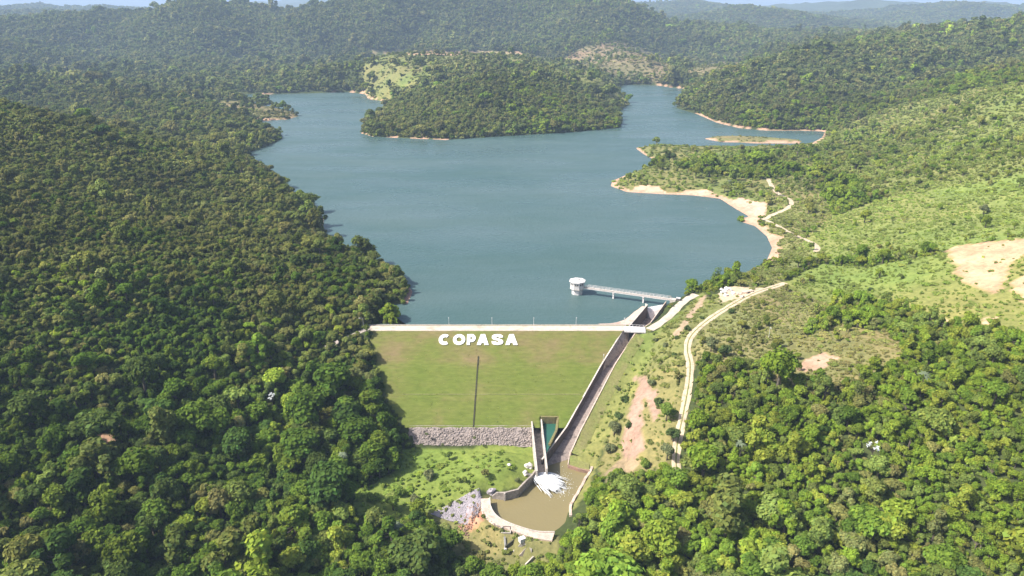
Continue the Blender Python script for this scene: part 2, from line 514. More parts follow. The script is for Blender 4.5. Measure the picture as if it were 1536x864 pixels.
class MB:
    def __init__(s):
        s.v = []; s.f = []
    def add(s, vs, fs):
        n = len(s.v)
        s.v += [tuple(map(float, v)) for v in vs]
        s.f += [tuple(n + i for i in f) for f in fs]
        return s
    def box(s, c, size, rz=0.0):
        hx, hy, hz = size[0] / 2, size[1] / 2, size[2] / 2
        ca, sa = math.cos(rz), math.sin(rz)
        vs = []
        for z in (-hz, hz):
            for x, y in ((-hx, -hy), (hx, -hy), (hx, hy), (-hx, hy)):
                vs.append((c[0] + x * ca - y * sa, c[1] + x * sa + y * ca, c[2] + z))
        return s.add(vs, [(3, 2, 1, 0), (4, 5, 6, 7), (0, 1, 5, 4), (1, 2, 6, 5), (2, 3, 7, 6), (3, 0, 4, 7)])
    def prism(s, poly, z0, z1):
        n = len(poly)
        z0 = [z0] * n if np.isscalar(z0) else z0
        z1 = [z1] * n if np.isscalar(z1) else z1
        vs = [(p[0], p[1], a) for p, a in zip(poly, z0)] + [(p[0], p[1], a) for p, a in zip(poly, z1)]
        return s.add(vs, [tuple(range(n))[::-1], tuple(range(n, 2 * n))] + [(i, (i + 1) % n, n + (i + 1) % n, n + i) for i in range(n)])
    def tube(s, pts, rad, n=6):
        pts = [Vector(p) for p in pts]
        rad = [rad] * len(pts) if np.isscalar(rad) else rad
        vs, fs = [], []
        for i, p in enumerate(pts):
            d = (pts[min(i + 1, len(pts) - 1)] - pts[max(i - 1, 0)]).normalized()
            a = d.cross(Vector((0, 0, 1)))
            if a.length < 1e-3: a = Vector((1, 0, 0))
            a.normalize(); b = d.cross(a)
            for k in range(n):
                t = 2 * math.pi * k / n
                vs.append(p + (a * math.cos(t) + b * math.sin(t)) * rad[i])
        for i in range(len(pts) - 1):
            for k in range(n):
                fs.append((i * n + k, i * n + (k + 1) % n, (i + 1) * n + (k + 1) % n, (i + 1) * n + k))
        fs.append(tuple(range(n))[::-1]); m = (len(pts) - 1) * n
        fs.append(tuple(range(m, m + n)))
        return s.add(vs, fs)
    def beam(s, a, b, w, h):
        a, b = Vector(a), Vector(b)
        d = (b - a).normalized()
        u = d.cross(Vector((0, 0, 1)))
        if u.length < 1e-3: u = Vector((1, 0, 0))
        u.normalize(); v = u.cross(d)
        vs = []
        for p in (a, b):
            for x, y in ((-1, -1), (1, -1), (1, 1), (-1, 1)):
                vs.append(p + u * (x * w / 2) + v * (y * h / 2))
        return s.add(vs, [(0, 1, 2, 3), (7, 6, 5, 4), (0, 4, 5, 1), (1, 5, 6, 2), (2, 6, 7, 3), (3, 7, 4, 0)])
    def wall(s, line, z_top, z_bot, th, side=0.0):
        """vertical wall along a polyline; side shifts it (+ = left of travel)"""
        L = np.asarray(line, float)[:, :2]
        n = len(L)
        z_top = [z_top] * n if np.isscalar(z_top) else list(z_top)
        z_bot = [z_bot] * n if np.isscalar(z_bot) else list(z_bot)
        nor = []
        for i in range(n):
            a = L[i] - L[max(i - 1, 0)]; b = L[min(i + 1, n - 1)] - L[i]
            t = a / (np.linalg.norm(a) + 1e-9) + b / (np.linalg.norm(b) + 1e-9)
            t /= np.linalg.norm(t) + 1e-9
            nor.append(np.array([-t[1], t[0]]))
        vs, fs = [], []
        for i in range(n):
            o = L[i] + nor[i] * (side + th / 2); q = L[i] + nor[i] * (side - th / 2)
            vs += [(q[0], q[1], z_bot[i]), (o[0], o[1], z_bot[i]), (o[0], o[1], z_top[i]), (q[0], q[1], z_top[i])]
        for i in range(n - 1):
            a, b = 4 * i, 4 * i + 4
            for k in range(4):
                fs.append((a + k, a + (k + 1) % 4, b + (k + 1) % 4, b + k))
        fs.append((3, 2, 1, 0)); e = 4 * (n - 1)
        fs.append((e, e + 1, e + 2, e + 3))
        return s.add(vs, fs)
    def strip(s, A, B):
        n = len(A)
        return s.add(list(A) + list(B), [(i, i + 1, n + i + 1, n + i) for i in range(n - 1)])
    def mesh(s, name, smooth=False):
        me = bpy.data.meshes.new(name)
        me.from_pydata(s.v, [], s.f)
        import bmesh
        bm = bmesh.new(); bm.from_mesh(me)
        bmesh.ops.recalc_face_normals(bm, faces=bm.faces)
        bm.to_mesh(me); bm.free()
        if smooth:
            for p in me.polygons: p.use_smooth = True
        me.update()
        return me
    def build(s, name, mat, parent=None, smooth=False, **kw):
        me = s.mesh(name, smooth)
        if parent is not None:
            me.transform(parent.matrix_basis.inverted()) if kw.pop('world', True) else None
        else:
            kw.pop('world', None)
        return link(name, me, mat, parent, **kw)

# ------------------------------------------------------------------ materials
def nodes_of(name):
    m = bpy.data.materials.new(name); m.use_nodes = True
    nt = m.node_tree
    return m, nt, nt.nodes, nt.links, nt.nodes['Principled BSDF']

def noise_node(nt, scale, detail=4, rough=0.55, vec=None):
    n = nt.nodes.new('ShaderNodeTexNoise')
    n.inputs['Scale'].default_value = scale; n.inputs['Detail'].default_value = detail; n.inputs['Roughness'].default_value = rough
    if vec is not None: nt.links.new(vec, n.inputs['Vector'])
    return n

def ramp(nt, fac, stops):
    r = nt.nodes.new('ShaderNodeValToRGB')
    e = r.color_ramp.elements
    while len(e) < len(stops): e.new(0.5)
    for i, (p, c) in enumerate(stops):
        e[i].position = p; e[i].color = (*c, 1)
    nt.links.new(fac, r.inputs['Fac'])
    return r

def mottled(name, c1, c2, c3=None, scale=0.6, scale2=6.0, rough=0.85, bump=0.3, bumpdist=0.1, spec=0.25):
    """rough surface with two scales of colour wear"""
    m, nt, N, Lk, bs = nodes_of(name)
    g = N.new('ShaderNodeNewGeometry')
    n1 = noise_node(nt, scale, 6, 0.6, g.outputs['Position'])
    n2 = noise_node(nt, scale2, 4, 0.6, g.outputs['Position'])
    r = ramp(nt, n1.outputs['Fac'], [(0.36, c1), (0.5, c2), (0.66, c3 or c1)])
    mx = N.new('ShaderNodeMix'); mx.data_type = 'RGBA'; mx.blend_type = 'MULTIPLY'; mx.inputs['Factor'].default_value = 1.0
    r2 = ramp(nt, n2.outputs['Fac'], [(0.3, (0.72, 0.72, 0.72)), (0.7, (1.18, 1.18, 1.18))])
    Lk.new(r.outputs[0], mx.inputs['A']); Lk.new(r2.outputs[0], mx.inputs['B'])
    Lk.new(mx.outputs['Result'], bs.inputs['Base Color'])
    bs.inputs['Roughness'].default_value = rough
    bs.inputs['Specular IOR Level'].default_value = spec
    if bump:
        b = N.new('ShaderNodeBump'); b.inputs['Strength'].default_value = bump; b.inputs['Distance'].default_value = bumpdist
        Lk.new(n2.outputs['Fac'], b.inputs['Height']); Lk.new(b.outputs[0], bs.inputs['Normal'])
    return m

M = {}
M['concrete'] = mottled('concrete', (0.40, 0.36, 0.32), (0.50, 0.45, 0.40), (0.33, 0.30, 0.26), 0.35, 3.0)
M['concrete_old'] = mottled('weathered concrete', (0.27, 0.24, 0.21), (0.36, 0.31, 0.27), (0.17, 0.15, 0.13), 0.4, 2.5)
M['concrete_pink'] = mottled('stained pink concrete', (0.44, 0.33, 0.27), (0.52, 0.42, 0.35), (0.36, 0.27, 0.21), 0.3, 2.5)
M['white_wall'] = mottled('white painted concrete', (0.56, 0.53, 0.52), (0.64, 0.61, 0.60), (0.46, 0.43, 0.41), 0.5, 2.5, bump=0.1)
M['white_paint'] = mottled('white letter paint', (0.66, 0.65, 0.62), (0.78, 0.77, 0.75), (0.55, 0.54, 0.49), 0.7, 2.5, bump=0.3)
M['crest'] = mottled('pale gravel road', (0.45, 0.38, 0.30), (0.53, 0.455, 0.37), (0.38, 0.31, 0.24), 0.25, 4.0)
M['track'] = mottled('pale dirt', (0.45, 0.36, 0.25), (0.53, 0.43, 0.31), (0.34, 0.27, 0.18), 0.35, 3.0)
M['rock'] = mottled('grey rubble', (0.21, 0.178, 0.168), (0.30, 0.25, 0.225), (0.13, 0.11, 0.10), 0.5, 4.0)
M['rock_purple'] = mottled('lilac grey rubble', (0.29, 0.265, 0.285), (0.36, 0.325, 0.345), (0.22, 0.20, 0.22), 0.9, 5.0)
M['white_rock'] = mottled('white boulders', (0.58, 0.55, 0.52), (0.70, 0.67, 0.65), (0.42, 0.37, 0.33), 0.8, 3.0)
M['chute_floor'] = mottled('wet stained floor', (0.20, 0.165, 0.145), (0.27, 0.22, 0.195), (0.13, 0.11, 0.10), 0.4, 2.5)
M['chute_shade'] = mottled('stained concrete with painted shade', (0.085, 0.072, 0.064), (0.12, 0.10, 0.09), (0.06, 0.052, 0.048), 0.5, 2.5)  # stained concrete, darkened further to paint in the left wall's own shade
M['verge_grass'] = mottled('verge grass', (0.150, 0.180, 0.050), (0.185, 0.185, 0.065), (0.200, 0.185, 0.080), 0.12, 1.2, rough=0.95, spec=0.1)
M['red_soil'] = mottled('red broken soil', (0.30, 0.15, 0.10), (0.27, 0.18, 0.13), (0.18, 0.11, 0.08), 0.5, 3.0)
M['dark_metal'] = mottled('dark metal', (0.10, 0.10, 0.10), (0.14, 0.13, 0.12), (0.08, 0.08, 0.08), 2.0, 9.0, rough=0.5)
M['grey_metal'] = mottled('galvanised metal', (0.55, 0.55, 0.55), (0.62, 0.62, 0.61), (0.48, 0.48, 0.47), 2.0, 9.0, rough=0.45)
M['glass_dark'] = mottled('dark window', (0.03, 0.03, 0.035), (0.04, 0.04, 0.045), (0.02, 0.02, 0.025), 2.0, 9.0, rough=0.15, spec=0.5)
M['drain'] = mottled('dark mossy concrete', (0.05, 0.05, 0.035), (0.08, 0.075, 0.05), (0.035, 0.04, 0.025), 0.8, 4.0)
M['berm'] = mottled('grassed drain edge', (0.26, 0.25, 0.11), (0.22, 0.23, 0.08), (0.30, 0.27, 0.14), 0.15, 1.5)
M['bark'] = mottled('bark', (0.09, 0.07, 0.05), (0.13, 0.11, 0.085), (0.06, 0.05, 0.04), 1.5, 6.0)

def ground_material():
    m, nt, N, Lk, bs = nodes_of('hillside ground')
    at = N.new('ShaderNodeAttribute'); at.attribute_name = 'ground'
    g = N.new('ShaderNodeNewGeometry')
    n1 = noise_node(nt, 0.07, 6, 0.65, g.outputs['Position'])
    n2 = noise_node(nt, 0.55, 6, 0.7, g.outputs['Position'])
    r1 = ramp(nt, n1.outputs['Fac'], [(0.3, (0.72, 0.76, 0.70)), (0.5, (1.0, 1.0, 1.0)), (0.7, (1.22, 1.15, 1.12))])
    r2 = ramp(nt, n2.outputs['Fac'], [(0.3, (0.62, 0.66, 0.6)), (0.5, (1.0, 1.0, 1.0)), (0.72, (1.3, 1.24, 1.2))])
    a = N.new('ShaderNodeMix'); a.data_type = 'RGBA'; a.blend_type = 'MULTIPLY'; a.inputs['Factor'].default_value = 1
    b = N.new('ShaderNodeMix'); b.data_type = 'RGBA'; b.blend_type = 'MULTIPLY'; b.inputs['Factor'].default_value = 1
    Lk.new(at.outputs['Color'], a.inputs['A']); Lk.new(r1.outputs[0], a.inputs['B'])
    Lk.new(a.outputs['Result'], b.inputs['A']); Lk.new(r2.outputs[0], b.inputs['B'])
    Lk.new(b.outputs['Result'], bs.inputs['Base Color'])
    bs.inputs['Roughness'].default_value = 0.95
    bs.inputs['Specular IOR Level'].default_value = 0.1
    # tree-size relief for the ranges too far away for single trees
    n3 = noise_node(nt, 0.05, 5, 0.7, g.outputs['Position'])
    ad = N.new('ShaderNodeMath'); ad.operation = 'MULTIPLY_ADD'; ad.inputs[1].default_value = 0.25
    Lk.new(n2.outputs['Fac'], ad.inputs[0]); 
    b3 = N.new('ShaderNodeMath'); b3.operation = 'MULTIPLY'
    Lk.new(n3.outputs['Fac'], b3.inputs[0]); Lk.new(at.outputs['Alpha'], b3.inputs[1])
    b4 = N.new('ShaderNodeMath'); b4.operation = 'MULTIPLY'; b4.inputs[1].default_value = 16.0
    Lk.new(b3.outputs[0], b4.inputs[0]); Lk.new(b4.outputs[0], ad.inputs[2])
    bp = N.new('ShaderNodeBump'); bp.inputs['Strength'].default_value = 0.6; bp.inputs['Distance'].default_value = 1.0
    Lk.new(ad.outputs[0], bp.inputs['Height']); Lk.new(bp.outputs[0], bs.inputs['Normal'])
    return m
M['ground'] = ground_material()

def dam_grass_material():
    m, nt, N, Lk, bs = nodes_of('dam grass')
    g = N.new('ShaderNodeNewGeometry')
    sx = N.new('ShaderNodeSeparateXYZ'); Lk.new(g.outputs['Position'], sx.inputs[0])
    mp = N.new('ShaderNodeMapping'); mp.inputs['Scale'].default_value = (0.35, 1.0, 1.0); Lk.new(g.outputs['Position'], mp.inputs['Vector'])
    n1 = noise_node(nt, 0.06, 6, 0.62, g.outputs['Position'])
    n2 = noise_node(nt, 0.8, 5, 0.7, mp.outputs[0])
    mp2 = N.new('ShaderNodeMapping'); mp2.inputs['Scale'].default_value = (0.05, 1.0, 1.0); Lk.new(g.outputs['Position'], mp2.inputs['Vector'])
    n3 = noise_node(nt, 0.45, 4, 0.65, mp2.outputs[0])
    # dry patches: a band of worn turf on the upper lift, wearing off downhill
    f = N.new('ShaderNodeMapRange'); f.inputs['From Min'].default_value = -6.2; f.inputs['From Max'].default_value = -4.3
    f.inputs['To Min'].default_value = 0.0; f.inputs['To Max'].default_value = 0.20
    Lk.new(sx.outputs['Z'], f.inputs['Value'])
    ad = N.new('ShaderNodeMath'); ad.operation = 'ADD'
    Lk.new(n1.outputs['Fac'], ad.inputs[0]); Lk.new(f.outputs[0], ad.inputs[1])
    ad2 = N.new('ShaderNodeMath'); ad2.operation = 'MULTIPLY_ADD'; ad2.inputs[1].default_value = 0.25
    Lk.new(n3.outputs['Fac'], ad2.inputs[0]); Lk.new(ad.outputs[0], ad2.inputs[2])
    r = ramp(nt, ad2.outputs[0], [(0.45, (0.102, 0.136, 0.026)), (0.70, (0.122, 0.142, 0.034)), (0.86, (0.148, 0.138, 0.050)), (1.02, (0.178, 0.138, 0.070))])
    r2 = ramp(nt, n2.outputs['Fac'], [(0.3, (0.78, 0.8, 0.75)), (0.7, (1.2, 1.18, 1.15))])
    mx = N.new('ShaderNodeMix'); mx.data_type = 'RGBA'; mx.blend_type = 'MULTIPLY'; mx.inputs['Factor'].default_value = 1
    Lk.new(r.outputs[0], mx.inputs['A']); Lk.new(r2.outputs[0], mx.inputs['B'])
    Lk.new(mx.outputs['Result'], bs.inputs['Base Color'])
    bs.inputs['Roughness'].default_value = 0.95; bs.inputs['Specular IOR Level'].default_value = 0.1
    bp = N.new('ShaderNodeBump'); bp.inputs['Strength'].default_value = 0.4; bp.inputs['Distance'].default_value = 0.25
    Lk.new(n2.outputs['Fac'], bp.inputs['Height']); Lk.new(bp.outputs[0], bs.inputs['Normal'])
    return m
M['dam_grass'] = dam_grass_material()

def water_material(name, col, rough, wave, wscale, tint2=None):
    m, nt, N, Lk, bs = nodes_of(name)
    g = N.new('ShaderNodeNewGeometry')
    mp = N.new('ShaderNodeMapping'); mp.inputs['Scale'].default_value = (0.4, 1.0, 1.0); Lk.new(g.outputs['Position'], mp.inputs['Vector'])
    n0 = noise_node(nt, 0.014, 6, 0.65, mp.outputs[0])
    c2 = tint2 or tuple(c * 0.85 for c in col)
    r = ramp(nt, n0.outputs['Fac'], [(0.35, col), (0.65, c2)])
    Lk.new(r.outputs[0], bs.inputs['Base Color'])
    bs.inputs['Roughness'].default_value = rough
    bs.inputs['IOR'].default_value = 1.33
    bs.inputs['Specular IOR Level'].default_value = 0.5
    n1 = noise_node(nt, wscale, 5, 0.6, g.outputs['Position'])
    bp = N.new('ShaderNodeBump'); bp.inputs['Strength'].default_value = wave; bp.inputs['Distance'].default_value = 0.3
    Lk.new(n1.outputs['Fac'], bp.inputs['Height']); Lk.new(bp.outputs[0], bs.inputs['Normal'])
    # gusts roughen the surface in patches
    n4 = noise_node(nt, 0.02, 5, 0.6, mp.outputs[0])
    mr = N.new('ShaderNodeMapRange'); mr.inputs['From Min'].default_value = 0.35; mr.inputs['From Max'].default_value = 0.65
    mr.inputs['To Min'].default_value = rough * 0.45; mr.inputs['To Max'].default_value = rough * 1.4
    Lk.new(n4.outputs['Fac'], mr.inputs['Value']); Lk.new(mr.outputs[0], bs.inputs['Roughness'])
    return m
M['lake'] = water_material('lake water', (0.046, 0.090, 0.085), 0.36, 1.0, 0.4, (0.070, 0.112, 0.110))
M['pool'] = water_material('silty pool water', (0.200, 0.165, 0.078), 0.2, 0.3, 0.9, (0.178, 0.150, 0.074))
M['pond'] = water_material('green pond water', (0.03, 0.105, 0.075), 0.1, 0.1, 0.8)

def foliage_material():
    m = bpy.data.materials.new('foliage'); m.use_nodes = True
    nt = m.node_tree; N = nt.nodes; Lk = nt.links
    N.remove(N['Principled BSDF'])
    ti = N.new('ShaderNodeAttribute'); ti.attribute_type = 'INSTANCER'; ti.attribute_name = 'tint'
    lv = N.new('ShaderNodeAttribute'); lv.attribute_name = 'leafvar'
    mx = N.new('ShaderNodeMix'); mx.data_type = 'RGBA'; mx.blend_type = 'MULTIPLY'; mx.inputs['Factor'].default_value = 1
    Lk.new(ti.outputs['Color'], mx.inputs['A']); Lk.new(lv.outputs['Color'], mx.inputs['B'])
    d = N.new('ShaderNodeBsdfDiffuse'); t = N.new('ShaderNodeBsdfTranslucent')
    Lk.new(mx.outputs['Result'], d.inputs['Color'])
    yl = N.new('ShaderNodeMix'); yl.data_type = 'RGBA'; yl.blend_type = 'MULTIPLY'; yl.inputs['Factor'].default_value = 1
    yl.inputs['B'].default_value = (1.1, 1.25, 0.55, 1)
    Lk.new(mx.outputs['Result'], yl.inputs['A']); Lk.new(yl.outputs['Result'], t.inputs['Color'])
    ms = N.new('ShaderNodeMixShader'); ms.inputs[0].default_value = 0.34
    Lk.new(d.outputs[0], ms.inputs[1]); Lk.new(t.outputs[0], ms.inputs[2])
    Lk.new(ms.outputs[0], N['Material Output'].inputs['Surface'])
    return m
M['foliage'] = foliage_material()

# ------------------------------------------------------------------ land cover (pixel outlines of areas on the ground)
# name: outline, tree density, shrub density, ground colour, tint set
COVER = [
    ('valley', [(596, 674), (800, 668), (806, 705), (780, 732), (737, 742), (720, 735), (645, 772), (590, 790), (540, 780), (520, 745), (560, 725), (600, 700)], 0.02, 0.22, (0.165, 0.205, 0.046)),
    ('apron', [(640, 772), (700, 745), (730, 745), (770, 795), (840, 806), (838, 830), (790, 864), (735, 864), (680, 830)], 0.0, 0.5, (0.165, 0.165, 0.065)),
    ('verge', [(950, 498), (980, 500), (1030, 460), (1046, 442), (1060, 436), (1040, 470), (1000, 520), (950, 600), (905, 660), (893, 712), (862, 766), (848, 770), (880, 700), (850, 690), (875, 640), (910, 570), (925, 535)], 0.0, 0.05, (0.165, 0.180, 0.055)),
    ('cut', [(985, 505), (1040, 455), (1110, 432), (1170, 424), (1130, 446), (1060, 485), (1036, 510), (1034, 545), (1032, 600), (1014, 692), (985, 705), (940, 712), (898, 715), (910, 655), (950, 595)], 0.06, 0.6, (0.168, 0.168, 0.062)),
    ('slope', [(1040, 505), (1090, 465), (1170, 424), (1240, 430), (1250, 470), (1210, 490), (1200, 520), (1170, 545), (1100, 555), (1045, 545), (1040, 560), (1034, 540)], 0.10, 0.65, (0.185, 0.170, 0.075)),
    ('slopeR', [(1150, 560), (1190, 505), (1260, 485), (1330, 500), (1365, 535), (1310, 565), (1250, 580), (1200, 580), (1160, 575)], 0.10, 0.7, (0.20, 0.165, 0.075)),
    ('meadow', [(1170, 426), (1230, 395), (1300, 402), (1420, 378), (1536, 352), (1640, 340), (1640, 500), (1536, 500), (1440, 492), (1330, 455), (1240, 455)], 0.02, 0.18, (0.174, 0.200, 0.056)),
    ('grassy_hill', [(1190, 365), (1240, 330), (1330, 295), (1536, 262), (1700, 240), (1700, 345), (1536, 352), (1420, 375), (1300, 395), (1225, 392)], 0.03, 0.45, (0.178, 0.205, 0.060)),
    ('bank', [(1110, 412), (1160, 390), (1165, 360), (1140, 335), (1130, 320), (1150, 300), (1150, 268), (1210, 262), (1240, 300), (1250, 325), (1200, 365), (1225, 390), (1170, 424), (1100, 432)], 0.12, 0.75, (0.165, 0.165, 0.065)),
    ('point', [(915, 270), (960, 255), (1000, 240), (1020, 222), (1060, 222), (1110, 226), (1100, 242), (1010, 250), (1060, 262), (1130, 268), (1160, 270), (1150, 300), (1120, 310), (1085, 297), (1000, 290), (920, 282)], 0.10, 0.5, (0.160, 0.175, 0.060)),
    ('spit', [(950, 218), (1020, 217), (1030, 226), (985, 243), (955, 226)], 0.05, 0.2, (0.16, 0.17, 0.06)),
    ('shore_low', [(985, 214), (1060, 214), (1220, 212), (1245, 222), (1130, 232), (1060, 226), (1000, 232)], 0.03, 0.6, (0.160, 0.170, 0.058)),
    ('isle', [(1050, 202), (1210, 202), (1210, 217), (1050, 217)], 0.0, 0.08, (0.165, 0.16, 0.065)),
    ('far_slope', [(1240, 205), (1320, 165), (1420, 140), (1536, 122), (1700, 100), (1700, 240), (1536, 262), (1330, 295), (1240, 262), (1130, 240), (1180, 222)], 0.26, 1.0, (0.165, 0.178, 0.058)),
    ('pen_back', [(560, 82), (790, 80), (850, 95), (905, 135), (860, 122), (780, 97), (690, 100), (630, 122), (592, 150), (552, 148)], 0.26, 0.5, (0.155, 0.165, 0.060)),
    ('pen_left', [(548, 142), (600, 112), (650, 92), (610, 88), (560, 80), (540, 100), (545, 130)], 0.16, 0.4, (0.150, 0.160, 0.058)),
    ('pen_left2', [(553, 150), (590, 125), (650, 100), (660, 108), (610, 135), (585, 155)], 0.14, 0.4, (0.155, 0.170, 0.055)),
    ('pen_right', [(868, 100), (900, 118), (930, 142), (945, 156), (925, 160), (905, 140), (880, 120)], 0.06, 0.2, (0.165, 0.170, 0.060)),
    ('pen_road', [(555, 77), (780, 77), (785, 83), (700, 83), (556, 82)], 0.02, 0.05, (0.30, 0.22, 0.13)),
    ('bare_hill', [(840, 90), (880, 68), (930, 62), (985, 80), (1010, 105), (990, 125), (940, 122), (900, 110)], 0.22, 0.4, (0.185, 0.150, 0.085)),
    ('left_spit', [(300, 148), (360, 152), (440, 168), (450, 176), (400, 180), (360, 172), (330, 160)], 0.20, 0.2, (0.165, 0.145, 0.07)),
    ('mid_hill', [(1020, 105), (1085, 92), (1130, 96), (1110, 108), (1050, 115)], 0.12, 0.2, (0.18, 0.155, 0.08)),
]
SOIL = [([(1420, 374), (1445, 368), (1480, 364), (1536, 358), (1620, 350), (1620, 372), (1536, 382), (1516, 396), (1508, 420), (1500, 441), (1476, 438), (1450, 424), (1432, 412), (1434, 396), (1424, 388)], (0.46, 0.295, 0.185)),
        ([(1512, 430), (1528, 412), (1620, 400), (1620, 460), (1536, 456)], (0.46, 0.295, 0.185)),
        ([(1388, 480), (1412, 477), (1432, 484), (1432, 490), (1410, 487)], (0.54, 0.38, 0.24)), ([(1470, 478), (1490, 476), (1488, 488), (1474, 488)], (0.5, 0.34, 0.22)),
        ([(946, 604), (956, 584), (966, 596), (960, 640), (966, 668), (950, 690), (934, 690), (930, 664), (940, 632)], (0.30, 0.20, 0.15)), ([(950, 568), (968, 566), (986, 590), (986, 618), (976, 636), (970, 606), (958, 584)], (0.30, 0.20, 0.15)),
        ([(905, 712), (928, 690), (948, 684), (962, 694), (936, 712), (908, 728)], (0.28, 0.21, 0.13)),
        ([(1190, 548), (1235, 528), (1258, 535), (1240, 552), (1200, 556)], (0.42, 0.27, 0.19)),
        ([(1075, 442), (1090, 430), (1130, 430), (1150, 432), (1120, 445), (1085, 455)], (0.48, 0.38, 0.27)),
        ([(1028, 478), (1050, 446), (1058, 442), (1052, 460), (1034, 486), (1012, 508), (1010, 500)], (0.34, 0.25, 0.17)),
        ([(930, 482), (950, 468), (966, 458), (972, 456), (948, 486)], (0.56, 0.42, 0.34)),
        ([(120, 650), (165, 652), (175, 662), (158, 672), (128, 664)], (0.40, 0.24, 0.16)),
        ([(700, 760), (715, 752), (722, 778), (708, 800), (695, 790)], (0.40, 0.20, 0.13)),
        ([(1085, 310), (1108, 296), (1150, 305), (1150, 322), (1125, 330), (1105, 320)], (0.50, 0.33, 0.25)),
        ([(940, 290), (960, 278), (990, 280), (1000, 290), (1060, 284), (1080, 296), (1000, 294)], (0.56, 0.36, 0.26)),
        ([(1216, 200), (1240, 194), (1236, 208), (1220, 216), (1214, 212)], (0.52, 0.36, 0.26)),
        ([(476, 335), (484, 318), (494, 326), (490, 342)], (0.5, 0.34, 0.22)),
        ([(606, 452), (614, 425), (630, 432), (622, 450), (612, 480), (600, 485)], (0.36, 0.22, 0.17))]
# shores with a bare rim: pixel line and rim width in metres
RIMS = [([(985, 241), (968, 233), (953, 222), (990, 216)], 4.0), ([(940, 262), (917, 271), (916, 279), (940, 288), (1000, 291), (1080, 298), (1103, 313)], 6.0),
        ([(1103, 313), (1124, 326), (1132, 339), (1150, 354), (1160, 372), (1150, 390)], 6.5), ([(1045, 171), (1075, 184), (1110, 192), (1150, 196), (1238, 197), (1220, 214)], 5.0),
        ([(1056, 208), (1080, 213.5), (1130, 215), (1200, 214.5)], 7.5), ([(541, 199), (560, 205), (620, 208), (670, 210)], 3.0), ([(480, 140), (520, 138), (548, 141), (552, 148), (580, 153)], 4.0), ([(340, 141), (400, 141.5)], 5.0),
        ([(380, 181), (432, 179), (449, 175)], 4.0), ([(985, 128), (1030, 134)], 5.0)]
RIMW = [(np.array([P(a, b, 0)[:2] for a, b in l]), w) for l, w in RIMS]

def cover_at(x, y, z):
    """tree density, shrub density, ground colour index for ground points"""
    u, v, d = proj(x, y, z)
    jit = 5.0
    u2 = u + jit * fbm(x, y, 14.0, 2, 41) * np.clip(300 / d, 0.1, 1)
    v2 = v + jit * 0.6 * fbm(x, y, 14.0, 2, 43) * np.clip(300 / d, 0.1, 1)
    idx = np.full(np.shape(x), -1)
    for k, (nm, poly, td, sdn, col) in enumerate(COVER):
        idx[inside(poly, u2, v2)] = k
    soil = np.full(np.shape(x), -1)
    for k, (poly, col) in enumerate(SOIL):
        soil[inside(poly, u2, v2)] = k
    rim = np.zeros(np.shape(x), bool)
    for line, w in RIMW:
        x0, y0 = line.min(0) - w - 3; x1, y1 = line.max(0) + w + 3
        m = (x > x0) & (x < x1) & (y > y0) & (y < y1)
        if m.any():
            dd = pdist(line, x[m], y[m])
            rim[m] |= dd < w * (0.72 + 0.6 * fbm(x[m], y[m], 11.0, 3, 47))
    return u, v, d, idx, soil, rim

def ground_colours():
    x, y, z = XX.ravel(), YY.ravel(), ZZ.ravel()
    u, v, d, idx, soil, rim = cover_at(x, y, z)
    n = fbm(x, y, 40.0, 4, 61)[:, None]
    base = np.array([0.050, 0.064, 0.022]) * (1 + 0.3 * n)
    # the far ranges carry the colour of their tree cover
    farw = sstep(2500, 4200, d)[:, None]
    base = base * (1 - farw) + np.array([0.050, 0.066, 0.030]) * (1 + 0.45 * n) * farw
    col = base.copy()
    for k, c in enumerate(COVER):
        m = idx == k
        g = np.array(c[4])
        dry = np.clip(0.5 + 0.9 * n[m], 0, 1)
        col[m] = g * (1 - dry) * np.array([0.85, 1.0, 0.85]) + g * dry * np.array([1.2, 1.02, 1.15])
    for k, (poly, c) in enumerate(SOIL):
        m = soil == k
        col[m] = np.array(c) * (1 + 0.22 * fbm(x[m], y[m], 5.0, 3, 71)[:, None])
    sand = np.array([0.45, 0.285, 0.20])
    m = rim & (z > -0.6)
    col[m] = sand * (1 + 0.2 * fbm(x[m], y[m], 8.0, 3, 73)[:, None])
    rgba = np.ones((len(x), 4), np.float32)
    rgba[:, :3] = col
    rgba[:, 3] = farw[:, 0]
    return rgba, idx, soil, rim

def build_terrain():
    ny, nx = XX.shape
    verts = np.stack([XX.ravel(), YY.ravel(), ZZ.ravel()], 1)
    i = np.arange(nx - 1)[None, :] + np.arange(ny - 1)[:, None] * nx
    faces = np.stack([i, i + 1, i + 1 + nx, i + nx], -1).reshape(-1, 4)
    me = new_mesh_np('hillside_terrain', verts, faces, True)
    rgba, *_ = ground_colours()
    ca = me.color_attributes.new('ground', 'FLOAT_COLOR', 'POINT')
    ca.data.foreach_set('color', rgba.ravel())
    link('hillside_terrain', me, M['ground'], kind='structure', label='green hills and valley ground around the reservoir')
build_terrain()

